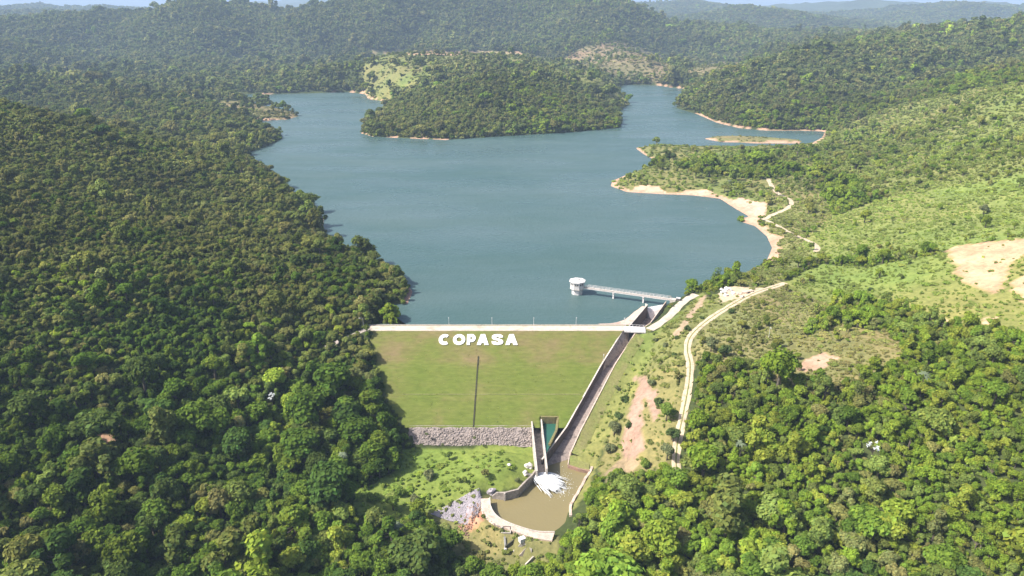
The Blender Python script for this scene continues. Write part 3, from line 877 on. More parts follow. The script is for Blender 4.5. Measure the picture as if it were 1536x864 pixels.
# ------------------------------------------------------------------ lake water: follows the shore, a little wider so that the ground cuts it
def build_lake():
    c = np.vstack([LAKE])
    ring = []
    n = len(c)
    for k in range(n):
        a, b, d = c[k - 1], c[k], c[(k + 1) % n]
        t = (d - a); t = t / (np.linalg.norm(t) + 1e-9)
        nn = np.array([t[1], -t[0]])
        q = b + nn * 10
        if inside(LAKE, q[:1], q[1:])[0]:
            nn = -nn
        q = b + nn * np.interp(np.hypot(*b), [280, 500, 1200], [5, 12, 25]) * (0.0 if np.hypot(*(b - CL[0][:2])) < 14 else 1.0)
        ring.append(q)
    ring = np.array(ring)
    ring[:, 1] = np.maximum(ring[:, 1], YC1 + 1.0)
    tri = tessellate_polygon([[Vector((p[0], p[1], 0)) for p in ring]])
    me = bpy.data.meshes.new('lake')
    me.from_pydata([(p[0], p[1], 0.0) for p in ring], [], [tuple(t) for t in tri])
    import bmesh
    bm = bmesh.new(); bm.from_mesh(me)
    for f in bm.faces:
        f.normal_update()
        if f.normal.z < 0: f.normal_flip()
    bm.to_mesh(me); bm.free()
    link('lake', me, M['lake'], kind='structure', label='blue green reservoir water behind the dam')
build_lake()

def flat_water(name, poly, z, mat, label):
    c = poly.mean(0)
    p = c + (poly - c) * 1.0
    tri = tessellate_polygon([[Vector((q[0], q[1], 0)) for q in p]])
    me = bpy.data.meshes.new(name)
    me.from_pydata([(q[0], q[1], z) for q in p], [], [tuple(t) if (p[t[1]][0] - p[t[0]][0]) * (p[t[2]][1] - p[t[0]][1]) - (p[t[1]][1] - p[t[0]][1]) * (p[t[2]][0] - p[t[0]][0]) > 0 else tuple(t)[::-1] for t in tri])
    link(name, me, mat, kind='structure', label=label)
def grow(poly, r):
    c = poly.mean(0)
    out = []
    n = len(poly)
    for k in range(n):
        t = poly[(k + 1) % n] - poly[k - 1]; t = t / (np.linalg.norm(t) + 1e-9)
        nn = np.array([t[1], -t[0]])
        if inside(poly, (poly[k] + nn * 0.3)[:1], (poly[k] + nn * 0.3)[1:])[0]: nn = -nn
        out.append(poly[k] + nn * r)
    return np.array(out)
flat_water('pool_water', grow(POOL, 1.2), Z_POOL, M['pool'], 'brown silty water of the stilling pool below the dam')
flat_water('pond_water', grow(POND, 0.8), Z_POND, M['pond'], 'small green pond between flume and spillway')

# ------------------------------------------------------------------ dam
def build_dam():
    dam = empty('earth_dam', (0, YC0, Z_CREST), 'grass covered earth dam across the valley with a pale road on its crest', 'dam')
    # embankment as a fine sheet following the profile, cut for the pond
    ys = list(np.linspace(YC1 + 24, YC1, 14)) + list(np.linspace(YC1, YC0, 6))[1:]
    for a, b in zip(DAM_PROFILE[2:-1], DAM_PROFILE[3:]):
        ys += list(np.linspace(a[0], b[0], max(2, int(abs(a[0] - b[0]) / 0.8)) + 1))[1:]
    ys = np.array(ys)
    nx = 140
    V = []
    for y in ys:
        x0 = float(dam_xl(y)) - 4.0
        x1 = float(chute_x(np.array(y), CL)) + 0.1
        xs = np.linspace(x0, x1, nx)
        z = np.full(nx, float(dam_z(y)))
        z += 0.10 * fbm(xs, np.full(nx, y), 5.0, 3, 81) * (y < YC0 - 0.3)
        pdz = pdist(POND, xs, np.full(nx, y), True); pin = inside(POND, xs, np.full(nx, y))
        s = np.where(pin, -pdz, pdz)
        z = np.where(xs > POND[:, 0].min() - 1.2, np.where(s < 0.5, np.minimum(z, Z_POND - 0.9), z), z)
        V.append(np.stack([xs, np.full(nx, y), z], 1))
    V = np.concatenate(V)
    i = np.arange(nx - 1)[None, :] + np.arange(len(ys) - 1)[:, None] * nx
    Fc = np.stack([i, i + nx, i + nx + 1, i + 1], -1).reshape(-1, 4)
    V = V - np.array([0, YC0, Z_CREST])
    me = new_mesh_np('embankment', V, Fc, False)
    link('embankment', me, M['dam_grass'], dam)
    # crest road and the rubble edge on the water side
    x0 = float(P(560, 492, Z_CREST)[0]) - 3; x1 = float(P(940, 492, Z_CREST)[0])
    b = MB()
    xs = np.linspace(x0, x1, 60)
    w = 0.15 * np.array([math.sin(x * 0.7) + math.sin(x * 0.23 + 1) for x in xs])
    b.strip([(x, YC0 + 0.35 + a, Z_CREST + 0.05) for x, a in zip(xs, w)], [(x, YC1 - 1.5, Z_CREST + 0.05) for x in xs])
    b.build('crest_road', M['crest'], dam)
    b = MB(); b.wall([(x0, YC1 - 1.0), (x1, YC1 - 1.0)], Z_CREST + 0.32, Z_CREST - 0.4, 0.3)
    b.build('kerb', M['concrete'], dam)
    b = MB(); b.wall([(x0 + 4, YC0 + 0.1), (x1 - 2, YC0 + 0.1)], Z_CREST + 0.16, Z_CREST - 0.4, 0.22)
    b.build('kerb', M['concrete'], dam)
    # drain running down the face
    a0, a1 = on_dam(717.5, 535), on_dam(710, 641)
    b = MB(); pts = []
    for t in np.linspace(0, 1, 30):
        y = a0[1] + (a1[1] - a0[1]) * t; x = a0[0] + (a1[0] - a0[0]) * t
        pts.append((x, y, float(dam_z(y))))
    pts = np.array(pts)
    for s in (-1, 1):
        b.wall(pts[:, :2], pts[:, 2] + 0.28, pts[:, 2] - 0.3, 0.08, s * 0.18)
    b.strip([(p[0] - 0.16, p[1], p[2] + 0.11) for p in pts], [(p[0] + 0.16, p[1], p[2] + 0.11) for p in pts])
    b.build('drain_channel', M['drain'], dam)
    # low drain along the berm
    y = DAM_PROFILE[5][0] + 0.4
    b = MB(); xa = float(dam_xl(y)) + 6; xb = on_dam(870, 583)[0]
    zz = float(dam_z(y))
    b.box(((xa + xb) / 2, y, zz + 0.06), (xb - xa, 0.32, 0.10))
    b.build('berm_drain', M['berm'], dam)
    return dam
dam = build_dam()

def stone_mesh(pts, sizes, rnd, flat=0.7):
    """many small angular stones as one mesh"""
    base = np.array([(0, 0, 1), (.9, 0, .3), (.25, .85, .3), (-.75, .55, .2), (-.7, -.55, .3), (.3, -.9, .2), (.7, .6, -.5), (-.4, .7, -.6), (-.9, -.1, -.5), (0, -.8, -.6), (.8, -.5, -.5), (0, 0, -.9)])
    fcs = np.array([(0, 1, 2), (0, 2, 3), (0, 3, 4), (0, 4, 5), (0, 5, 1), (1, 6, 2), (2, 6, 7), (2, 7, 3), (3, 7, 8), (3, 8, 4), (4, 8, 9), (4, 9, 5), (5, 9, 10), (5, 10, 1), (1, 10, 6), (11, 7, 6), (11, 8, 7), (11, 9, 8), (11, 10, 9), (11, 6, 10)])
    V, Fs = [], []
    for k, (p, s) in enumerate(zip(pts, sizes)):
        a = rnd.uniform(0, 6.28); ca, sa = math.cos(a), math.sin(a)
        q = base * rnd.uniform(0.75, 1.25, (12, 1)) * np.array([1.1, 0.85, flat]) * s
        q = np.stack([q[:, 0] * ca - q[:, 1] * sa, q[:, 0] * sa + q[:, 1] * ca, q[:, 2]], 1) + p
        V.append(q); Fs.append(fcs + 12 * k)
    return np.concatenate(V), np.concatenate(Fs)

def build_pond_wall():
    q = grow(POND, 0.55)
    a, b, c, d_ = q[0], q[1], q[2], q[3]
    pts = [a + (b - a) * t for t in np.linspace(0, 1, 6)] + [b + (c - b) * t for t in np.linspace(0, 1, 5)[1:]] + [c + (d_ - c) * t for t in np.linspace(0, 1, 5)[1:]]
    zt = [max(float(dam_z(p[1])), Z_POND + 0.3) + 0.12 for p in pts]
    e = empty('pond_wall', (float(b[0]), float(b[1]), Z_POND - 1), 'brown stained low wall around the back of the small green pond', 'retaining wall')
    MB().wall(np.array(pts), zt, Z_POND - 2.0, 0.9).build('wall', M['pond_bank'], e)
M['pond_bank'] = mottled('mossy earth bank', (0.15, 0.14, 0.05), (0.19, 0.17, 0.07), (0.13, 0.10, 0.06), 0.5, 2.0)
build_pond_wall()

def build_rock_toe():
    xa = float(P(612, 650, Z_TOE)[0]); xb = float(P(797, 650, -20)[0])
    t = empty('rock_toe', ((xa + xb) / 2, Y_TOE - 4, Z_FLOOR), 'band of grey rubble along the foot of the grassy dam face', 'rubble bank')
    loc = np.array([(xa + xb) / 2, Y_TOE - 4, Z_FLOOR])
    b = MB()
    xs = np.linspace(xa, xb, 50)
    A = [(x, Y_TOE + 0.6, Z_TOE + 0.12 + 0.1 * math.sin(x)) for x in xs]
    A2 = [(x, Y_TOE - 0.6, Z_TOE + 0.12 + 0.1 * math.sin(x)) for x in xs]
    B = [(x, Y_TOE - 6.2, Z_FLOOR - 0.5) for x in xs]
    b.strip(A, A2); b.strip(A2, B)
    b.build('rubble_bed', M['rock'], t)
    r = np.random.default_rng(3)
    n = 4200
    px = r.uniform(xa, xb, n); s = r.uniform(0, 1, n) ** 0.9
    py = Y_TOE - 0.3 - s * 5.3
    pz = Z_TOE + 0.1 - s * (Z_TOE - Z_FLOOR + 0.2) + r.uniform(-0.1, 0.25, n)
    V, Fs = stone_mesh(np.stack([px, py, pz], 1) - loc, 0.16 + 0.5 * r.random(n) ** 2.5, r)
    link('rubble', new_mesh_np('rubble', V, Fs), M['rock'], t, kind='stuff')
    # bright kerb at the top of the rubble
    b = MB(); b.wall([(xa, Y_TOE + 0.9), (xb, Y_TOE + 0.9)], Z_TOE + 0.5, Z_TOE - 0.6, 0.3)
    b.build('toe_kerb', M['concrete_old'], t)
build_rock_toe()

# ------------------------------------------------------------------ letters on the dam face
def letter_outlines():
    def arc(cx, cy, rx, ry, a0, a1, n):
        return [(cx + rx * math.cos(math.radians(a0 + (a1 - a0) * k / n)), cy + ry * math.sin(math.radians(a0 + (a1 - a0) * k / n))) for k in range(n + 1)]
    C = (arc(.56, .5, .56, .5, 52, 308, 26) + arc(.62, .5, .27, .21, 300, 60, 16), [])
    O = (arc(.5, .5, .5, .5, 0, 345, 23), [arc(.5, .5, .23, .22, 0, 330, 11)])
    Pp = ([(0, 0), (.36, 0), (.36, .27)] + arc(.55, .635, .45, .365, -90, 90, 14) + [(0, 1)], [arc(.52, .63, .12, .10, -90, 90, 6) + [(.38, .73), (.38, .53)]])
    A = ([(0, 0), (.34, 0), (.40, .19), (.60, .19), (.66, 0), (1, 0), (.68, 1), (.32, 1)], [[(.45, .40), (.55, .40), (.5, .62)]])
    S = ([(.97, .69), (.93, .86), (.78, .97), (.5, 1.0), (.22, .97), (.06, .86), (.02, .70), (.10, .55), (.28, .46), (.55, .40), (.62, .34), (.60, .27), (.5, .245), (.39, .28), (.36, .34), (.02, .34), (.05, .16), (.2, .03), (.5, 0), (.8, .03), (.95, .15), (.99, .31), (.9, .47), (.72, .56), (.45, .62), (.38, .68), (.42, .74), (.5, .755), (.6, .73), (.64, .68)], [])
    return {'C': C, 'O': O, 'P': Pp, 'A': A, 'S': S}

def build_letters():
    OUT = letter_outlines()
    rows = [('C', 657.5, 673.5, 'first letter C'), ('O', 679, 697.5, 'second letter O'), ('P', 700, 713, 'third letter P'), ('A', 715, 733, 'fourth letter A, between P and S'), ('S', 737, 755, 'fifth letter S'), ('A', 758, 776.5, 'last letter A, right of the S')]
    for ch, x0, x1, lab in rows:
        bl, br, tl = on_dam(x0, 518), on_dam(x1, 518), on_dam(x0, 502)
        tr = on_dam(x1, 502)
        out, holes = OUT[ch]
        nrm = Vector((0, -1, 1.92)).normalized()
        def mp(p, h):
            w = (br[0] - bl[0])
            X = bl[0] + w * p[0]
            Y = bl[1] + (tl[1] - bl[1]) * p[1]
            return (X, Y - 0.10 * 0 + nrm.y * h, float(dam_z(Y)) + nrm.z * h)
        polys = [out] + holes
        flat = [q for pl in polys for q in pl]
        tri = tessellate_polygon([[Vector((q[0], q[1], 0)) for q in pl] for pl in polys])
        n = len(flat)
        vs = [mp(q, 0.35) for q in flat] + [mp(q, -0.25) for q in flat]
        fs = []
        for t in tri:
            fs.append(tuple(t)); fs.append(tuple(k + n for k in t)[::-1])
        o = 0
        for pl in polys:
            k = len(pl)
            for i in range(k):
                fs.append((o + i, o + (i + 1) % k, n + o + (i + 1) % k, n + o + i))
            o += k
        b = MB(); b.add(vs, fs)
        e = b.build('letter', M['white_paint'], None, label='white ' + lab + ' of the name laid on the dam face', cat='letter', group='white letters on the dam')
build_letters()

# ------------------------------------------------------------------ spillway
def build_spillway():
    base = CL[-1]
    sp = empty('spillway', (base[0], base[1], Z_POOL), 'long concrete spillway chute running down beside the dam', 'spillway')
    # denser stations
    def dens(A, n=5):
        out = []
        for a, b in zip(A[:-1], A[1:]):
            for k in range(n): out.append(a + (b - a) * k / n)
        out.append(A[-1]); return np.array(out)
    L, R = dens(CL), dens(CR)
    dep = dens(np.array([[s[2]] for s in ST]))[:, 0]; off = dens(np.array([[s[3]] for s in ST]))[:, 0]
    d = (R - L); d[:, 2] = 0; wid = np.linalg.norm(d, axis=1)[:, None]; d = d / wid
    zf = L[:, 2] - dep
    # walls
    MB().wall(L, L[:, 2], zf - 1.5, 0.5, 0.0).build('left_wall', M['chute_shade'], sp)
    MB().wall(L, L[:, 2] + 0.06, L[:, 2] - 0.02, 0.56, 0.0).build('wall_coping', M['concrete'], sp)
    MB().wall(R, R[:, 2], zf - 1.5, 0.4, 0.0).build('right_wall', M['concrete_pink'], sp)
    # floor with the sloping lining below the bridge
    Fl = [L[i] + d[i] * (0.2 + off[i]) for i in range(len(L))]
    Fr = [R[i] - d[i] * 0.15 for i in range(len(L))]
    b = MB()
    b.strip([(p[0], p[1], z) for p, z in zip(Fl, zf)], [(p[0], p[1], z) for p, z in zip(Fr, zf)])
    b.build('chute_floor', M['chute_floor'], sp)
    b = MB(); idx = [i for i in range(len(L)) if off[i] > 0.01]
    i0, i1 = idx[0], min(idx[-1] + 1, len(L) - 1)
    b.strip([(L[i][0] + d[i][0] * 0.24, L[i][1] + d[i][1] * 0.24, L[i][2] - 0.12) for i in range(i0, i1 + 1)], [(Fl[i][0], Fl[i][1], zf[i] + 0.03) for i in range(i0, i1 + 1)])
    b.build('sloped_lining', M['concrete_old'], sp)
    # overflow weir at the head
    a, c = CL[0], CR[0]
    u = (c - a); u[2] = 0; ln = np.linalg.norm(u); u /= ln
    nn = np.array([u[1], -u[0]])          # downstream
    if nn[1] > 0: nn = -nn
    prof = [(-1.6, -4.0), (-1.4, -0.6), (-0.6, 0.30), (0.2, 0.42), (1.2, 0.0), (2.2, -0.9), (3.2, -2.2), (4.2, -3.3), (5.2, -3.75), (5.3, -5.0)]
    b = MB(); vs = []
    for s in (0.15, ln - 0.15):
        for o, z in prof:
            vs.append((a[0] + u[0] * s + nn[0] * (o - 1.2), a[1] + u[1] * s + nn[1] * (o - 1.2), z))
    k = len(prof)
    b.add(vs, [tuple(range(k)), tuple(range(k, 2 * k))[::-1]] + [(i, (i + 1) % k, k + (i + 1) % k, k + i) for i in range(k)])
    b.build('weir', M['white_wall'], sp)
    # wing wall from the left wall head towards the dam
    MB().wall([CL[0][:2] + nn * -1.5, CL[0][:2]], 2.6, -5, 0.5).build('pier', M['concrete'], sp)
    return sp
build_spillway()

def build_verge():
    # grass strip along the right wall
    L = CR
    b = MB(); A, B = [], []
    pts = smooth_line(CR[1:], 5)
    n = len(pts)
    for i in range(n):
        t = pts[min(i + 1, n - 1)] - pts[max(i - 1, 0)]; t[2] = 0; t /= np.linalg.norm(t)
        nr = np.array([-t[1], t[0], 0])
        if nr[0] < 0: nr = -nr
        q = pts[i] + nr * 4.6
        p = pts[i] + nr * 0.15
        A.append((p[0], p[1], pts[i][2] - 0.22)); B.append((q[0], q[1], float(grid_z(q[0], q[1])) + 0.05))
    b.strip(A, B)
    b.build('grass_verge', M['verge_grass'], None, kind='structure', label='strip of short grass beside the spillway chute')
build_verge()

def build_shore_patch():
    A = [P(900, 487.2, 2.7), P(925, 487.0, 2.85), P(943, 487.0, 2.8), P(955.5, 474, 2.2), P(967.5, 460, 1.2)]
    B = [P(896, 486.4, -0.7), P(919, 484, -0.7), P(936, 478, -0.7), P(947, 470, -0.7), P(960, 460.5, -0.7)]
    A, B = smooth_line(A, 4), smooth_line(B, 4)
    b = MB(); k = 6; r = np.random.default_rng(4)
    rows = []
    for i in range(k + 1):
        f = i / k
        rows.append([tuple(p + (q - p) * f + np.array([0, 0, 0.25 * math.sin(math.pi * f) + r.uniform(-0.12, 0.12)])) for p, q in zip(A, B)])
    for i in range(k): b.strip(rows[i], rows[i + 1])
    b.build('shore_soil', M['shore_soil'], None, smooth=True, kind='structure', label='bare pinkish soil between crest, lake and spillway wall')
M['shore_soil'] = mottled('pink washed soil', (0.46, 0.33, 0.26), (0.52, 0.40, 0.33), (0.34, 0.21, 0.16), 0.3, 2.0)
build_shore_patch()

def build_road_bridge():
    a, c = P(936, 493.5, Z_CREST), P(968, 495.0, Z_CREST)
    t = empty('road_bridge', tuple((a + c) / 2), 'short white concrete road bridge crossing the spillway at the end of the crest', 'bridge')
    u = (c - a); ln = np.linalg.norm(u[:2]); ang = math.atan2(u[1], u[0])
    MB().box(((a[0] + c[0]) / 2, (a[1] + c[1]) / 2, Z_CREST - 0.05), (ln, 5.6, 0.5), ang).build('deck', M['white_wall'], t)
    ca, sa = math.cos(ang), math.sin(ang)
    for s in (-1, 1):
        ox, oy = -sa * 2.65 * s, ca * 2.65 * s
        for k in range(6):
            f = (k + 0.5) / 6
            p = a + (c - a) * f
            MB().box((p[0] + ox, p[1] + oy, Z_CREST + 0.6), (0.14, 0.14, 0.9), ang).build('rail_post', M['white_wall'], t)
        MB().beam((a[0] + ox, a[1] + oy, Z_CREST + 1.08), (c[0] + ox, c[1] + oy, Z_CREST + 1.08), 0.1, 0.1).build('handrail', M['white_wall'], t)
build_road_bridge()

# ------------------------------------------------------------------ intake tower and footbridge
TW = P(865.5, 440.2, 0.0)
def octa(c, r, rot=math.pi / 8):
    return [(c[0] + r * math.cos(rot + k * math.pi / 4), c[1] + r * math.sin(rot + k * math.pi / 4)) for k in range(8)]
def build_tower():
    t = empty('intake_tower', (TW[0], TW[1], 0), 'white octagonal intake tower standing in the lake', 'tower')
    rot = math.radians(10)
    MB().prism(octa(TW, 2.75, rot), -8.0, 3.0).build('shaft', M['white_wall'], t)
    MB().prism(octa(TW, 3.55, rot), 3.0, 6.5).build('control_room', M['white_wall'], t)
    MB().prism(octa(TW, 3.72, rot), 2.85, 3.1).build('ledge', M['concrete'], t)
    b = MB(); ro = octa(TW, 4.15, rot)
    b.prism(ro, 6.5, 6.95)
    rf = b.build('roof', M['white_wall'], t)
    b = MB(); n = 8
    o2 = octa(TW, 4.0, rot)
    b.add([(p[0], p[1], 6.952) for p in o2] + [(TW[0], TW[1], 7.5)], [(i, (i + 1) % 8, 8) for i in range(8)])
    b.build('roof_cap', M['white_wall'], t)
    link('roof_vent', MB().tube([(0.6, 0, 7.2), (0.6, 0, 7.9)], 0.3, 8).mesh('roof_vent'), M['white_wall'], rf)
    r_in = 3.55 * math.cos(math.pi / 8)
    for k in range(8):
        a = rot + math.pi / 8 + k * math.pi / 4
        for s in (-0.55, 0.55):
            cx = TW[0] + math.cos(a) * (r_in - 0.02) - math.sin(a) * s
            cy_ = TW[1] + math.sin(a) * (r_in - 0.02) + math.cos(a) * s
            w = MB()
            for (o1, o2, s1, s2) in ((-0.42, 0, 0.08, 0.75), (0.42, 0, 0.08, 0.75), (0, -0.36, 0.84, 0.07), (0, 0.36, 0.84, 0.07)):
                w.box((cx - math.sin(a) * o1, cy_ + math.cos(a) * o1, 5.55 + o2), (0.16, s1, s2), a)
            w = w.build('window', M['grey_metal'], t)
            pane = MB().box((cx - TW[0], cy_ - TW[1], 5.55), (0.10, 0.78, 0.66), a).mesh('pane')
            link('pane', pane, M['glass_dark'], w)
        wx, wy = TW[0] + math.cos(a) * (r_in + 0.06), TW[1] + math.sin(a) * (r_in + 0.06)
        MB().box((wx, wy, 5.08), (0.22, 2.2, 0.12), a).build('sill', M['concrete'], t)
build_tower()

def build_footbridge():
    zd_ = 4.0
    b0 = P(884, 431.2, zd_); b1 = P(1006, 448.0, zd_)
    u = b1 - b0; ln = float(np.linalg.norm(u[:2])); u /= ln
    a0 = b0 - u * 3.2
    ang = math.atan2(u[1], u[0]); nr = np.array([-u[1], u[0], 0])
    t = empty('footbridge', tuple(b1 - [0, 0, 2]), 'long narrow white footbridge linking the intake tower to the right bank', 'footbridge')
    mid = (a0 + b1) / 2; full = float(np.linalg.norm((b1 - a0)[:2]))
    MB().box((mid[0], mid[1], zd_ - 0.2), (full, 1.7, 0.28), ang).build('deck', M['concrete'], t)
    for s in (-1, 1):
        c = mid + nr * (0.72 * s)
        MB().box((c[0], c[1], zd_ - 0.53), (full - 0.3, 0.2, 0.38), ang).build('girder', M['white_wall'], t)
        n = int(full / 1.6)
        for k in range(n + 1):
            p = a0 + (b1 - a0) * (k / n) + nr * (0.78 * s)
            MB().box((p[0], p[1], zd_ + 0.5), (0.09, 0.09, 1.12), ang).build('rail_post', M['white_wall'], t)
        for h in (0.5, 1.06):
            A, B = a0 + nr * (0.78 * s), b1 + nr * (0.78 * s)
            MB().beam((A[0], A[1], zd_ + h), (B[0], B[1], zd_ + h), 0.09, 0.09).build('handrail', M['white_wall'], t)
    for px, py in ((920, 447.5), (965, 453.5)):
        g = P(px, py, 0.0)
        k = float(np.dot((g - b0)[:2], u[:2]))
        p = b0 + u * k
        b = MB(); b.box((p[0], p[1], -1.6), (0.7, 1.1, 9.4), ang)
        b.box((p[0], p[1], zd_ - 1.06), (0.9, 1.75, 0.28), ang)
        b.build('pier', M['white_wall'], t)
    MB().box((b1[0] + u[0] * 1.2, b1[1] + u[1] * 1.2, zd_ - 2.0), (2.6, 2.6, 4.1), ang).build('abutment', M['concrete'], t)
    # dark gate house cabinet at the bank end
    g = b1 + u * 3.6
    c = empty('gate_cabinet', (g[0], g[1], 3.0), 'small dark metal cabinet at the bank end of the footbridge', 'cabinet')
    b = MB(); b.box((g[0], g[1], 3.9), (1.6, 1.3, 1.9), ang); b.build('body', M['dark_metal'], c)
    b = MB(); b.box((g[0], g[1], 4.92), (1.9, 1.6, 0.14), ang); b.build('lid', M['grey_metal'], c)
build_footbridge()

# ------------------------------------------------------------------ lamp posts
def lamp_post(p, h, label, arm=0.8, ang=-math.pi / 2):
    t = empty('lamp_post', tuple(p), label, 'lamp post', 'lamp posts along the dam crest')
    x, y, z = p
    MB().tube([(x, y, z), (x, y, z + 0.35)], 0.16, 8).build('base', M['concrete'], t)
    MB().tube([(x, y, z + 0.3), (x, y, z + h)], [0.085, 0.06], 8).build('pole', M['grey_metal'], t)
    e = (x + arm * math.cos(ang), y + arm * math.sin(ang), z + h + 0.15)
    am = MB().tube([(x, y, z + h - 0.05), (x + 0.4 * arm * math.cos(ang), y + 0.4 * arm * math.sin(ang), z + h + 0.14), e], 0.05, 6).build('arm', M['grey_metal'], t)
    link('lamp_head', MB().box((e[0] + 0.2 * math.cos(ang) - x, e[1] + 0.2 * math.sin(ang) - y, e[2] - z), (0.6, 0.26, 0.14), ang).mesh('lamp_head'), M['white_wall'], am)
for i, px in enumerate((673.5, 738, 800.5, 864.0)):
    q = P(px, 487.2, Z_CREST)
    lamp_post((q[0], YC1 - 0.6, Z_CREST), 3.6, 'slim white lamp post on the lake side of the crest, %s from the left' % ('first', 'second', 'third', 'fourth')[i])
q = P(936, 487.2, Z_CREST); lamp_post((q[0], YC1 - 0.6, Z_CREST), 3.4, 'slim lamp post beside the road bridge over the spillway')
q = P(545.5, 494.5, 3.2); lamp_post((q[0], q[1], 3.0), 5.6, 'tall lamp post at the wooded left end of the crest', 1.2, math.radians(195))
q = P(912, 531, -3); 
q = on_dam(907, 541); lamp_post((q[0] - 0.6, q[1], float(q[2])), 3.0, 'thin lamp post on the grass beside the upper chute')
q = hit(1153, 507); lamp_post((q[0], q[1], float(grid_z(q[0], q[1]))), 4.6, 'thin pale utility post on the scrubby slope right of the dirt track')

# ------------------------------------------------------------------ outlet flume, pond wall, stilling pool walls
def build_flume():
    A0, A1 = P(797, 626, -16.6), P(805.5, 706, -19.3)
    B0, B1 = P(811.5, 626, -16.6), P(820.5, 703, -19.3)
    t = empty('outlet_flume', (float(A1[0]), float(A1[1]), Z_POOL), 'narrow concrete outlet flume standing out from the foot of the dam', 'flume')
    for nm, a, b in (('left_wall', A0, A1), ('right_wall', B0, B1)):
        MB().wall([a, b], [a[2], b[2]], [-23.5, -26], 0.55).build(nm, M['concrete'], t)
    u = (B0 - A0)
    MB().wall([A0 + [0.3, 0, 0], B0 - [0.3, 0, 0]], -16.62, -23.5, 0.5).build('head_wall', M['concrete'], t)
    b = MB(); b.strip([(A0[0], A0[1], -20.6), (A1[0], A1[1], -23.6)], [(B0[0], B0[1], -20.6), (B1[0], B1[1], -23.6)])
    b.build('flume_floor', M['concrete_old'], t)
    MB().wall([A1 + [0.3, 0.2, 0], B1 - [0.3, 0, 0] + [0, 0.2, 0]], -22.2, -26, 0.5).build('end_sill', M['concrete_old'], t)
    return A0, A1, B0, B1
FL = build_flume()

def build_pool_walls():
    px = [(804, 704), (796, 714), (785, 724.5), (777, 733.5), (757, 738.5), (745, 738.5), (738, 744)]
    zt = [-21.2, -21.2, -21.3, -21.4, -21.5, -22.0, -23.6]
    pts = [P(a, b, z) for (a, b), z in zip(px, zt)]
    t = empty('pool_wall', (float(pts[2][0]), float(pts[2][1]), Z_POOL), 'angled dark concrete retaining wall on the left of the stilling pool', 'retaining wall')
    MB().wall(np.array(pts), [p[2] for p in pts], -26.5, 0.6).build('wall', M['concrete_old'], t)
    p = pts[4]
    MB().box((p[0], p[1] - 0.1, -24.2), (0.5, 1.0, 5.2)).build('joint_rib', M['concrete'], t)
    # outlet pipe that throws the jet
    q = P(797.5, 712.5, -22.6)
    v = empty('outlet_valve', tuple(q), 'dark round outlet valve in the pool wall that throws the water jet', 'valve')
    MB().tube([(q[0] - 1.2, q[1] + 0.35, q[2]), (q[0] + 0.5, q[1] - 0.1, q[2])], 0.55, 12).build('pipe', M['dark_metal'], v)
    MB().tube([(q[0] + 0.25, q[1] - 0.03, q[2]), (q[0] + 0.42, q[1] - 0.08, q[2])], 0.72, 12).build('flange', M['grey_metal'], v)
    return q
VALVE = build_pool_walls()

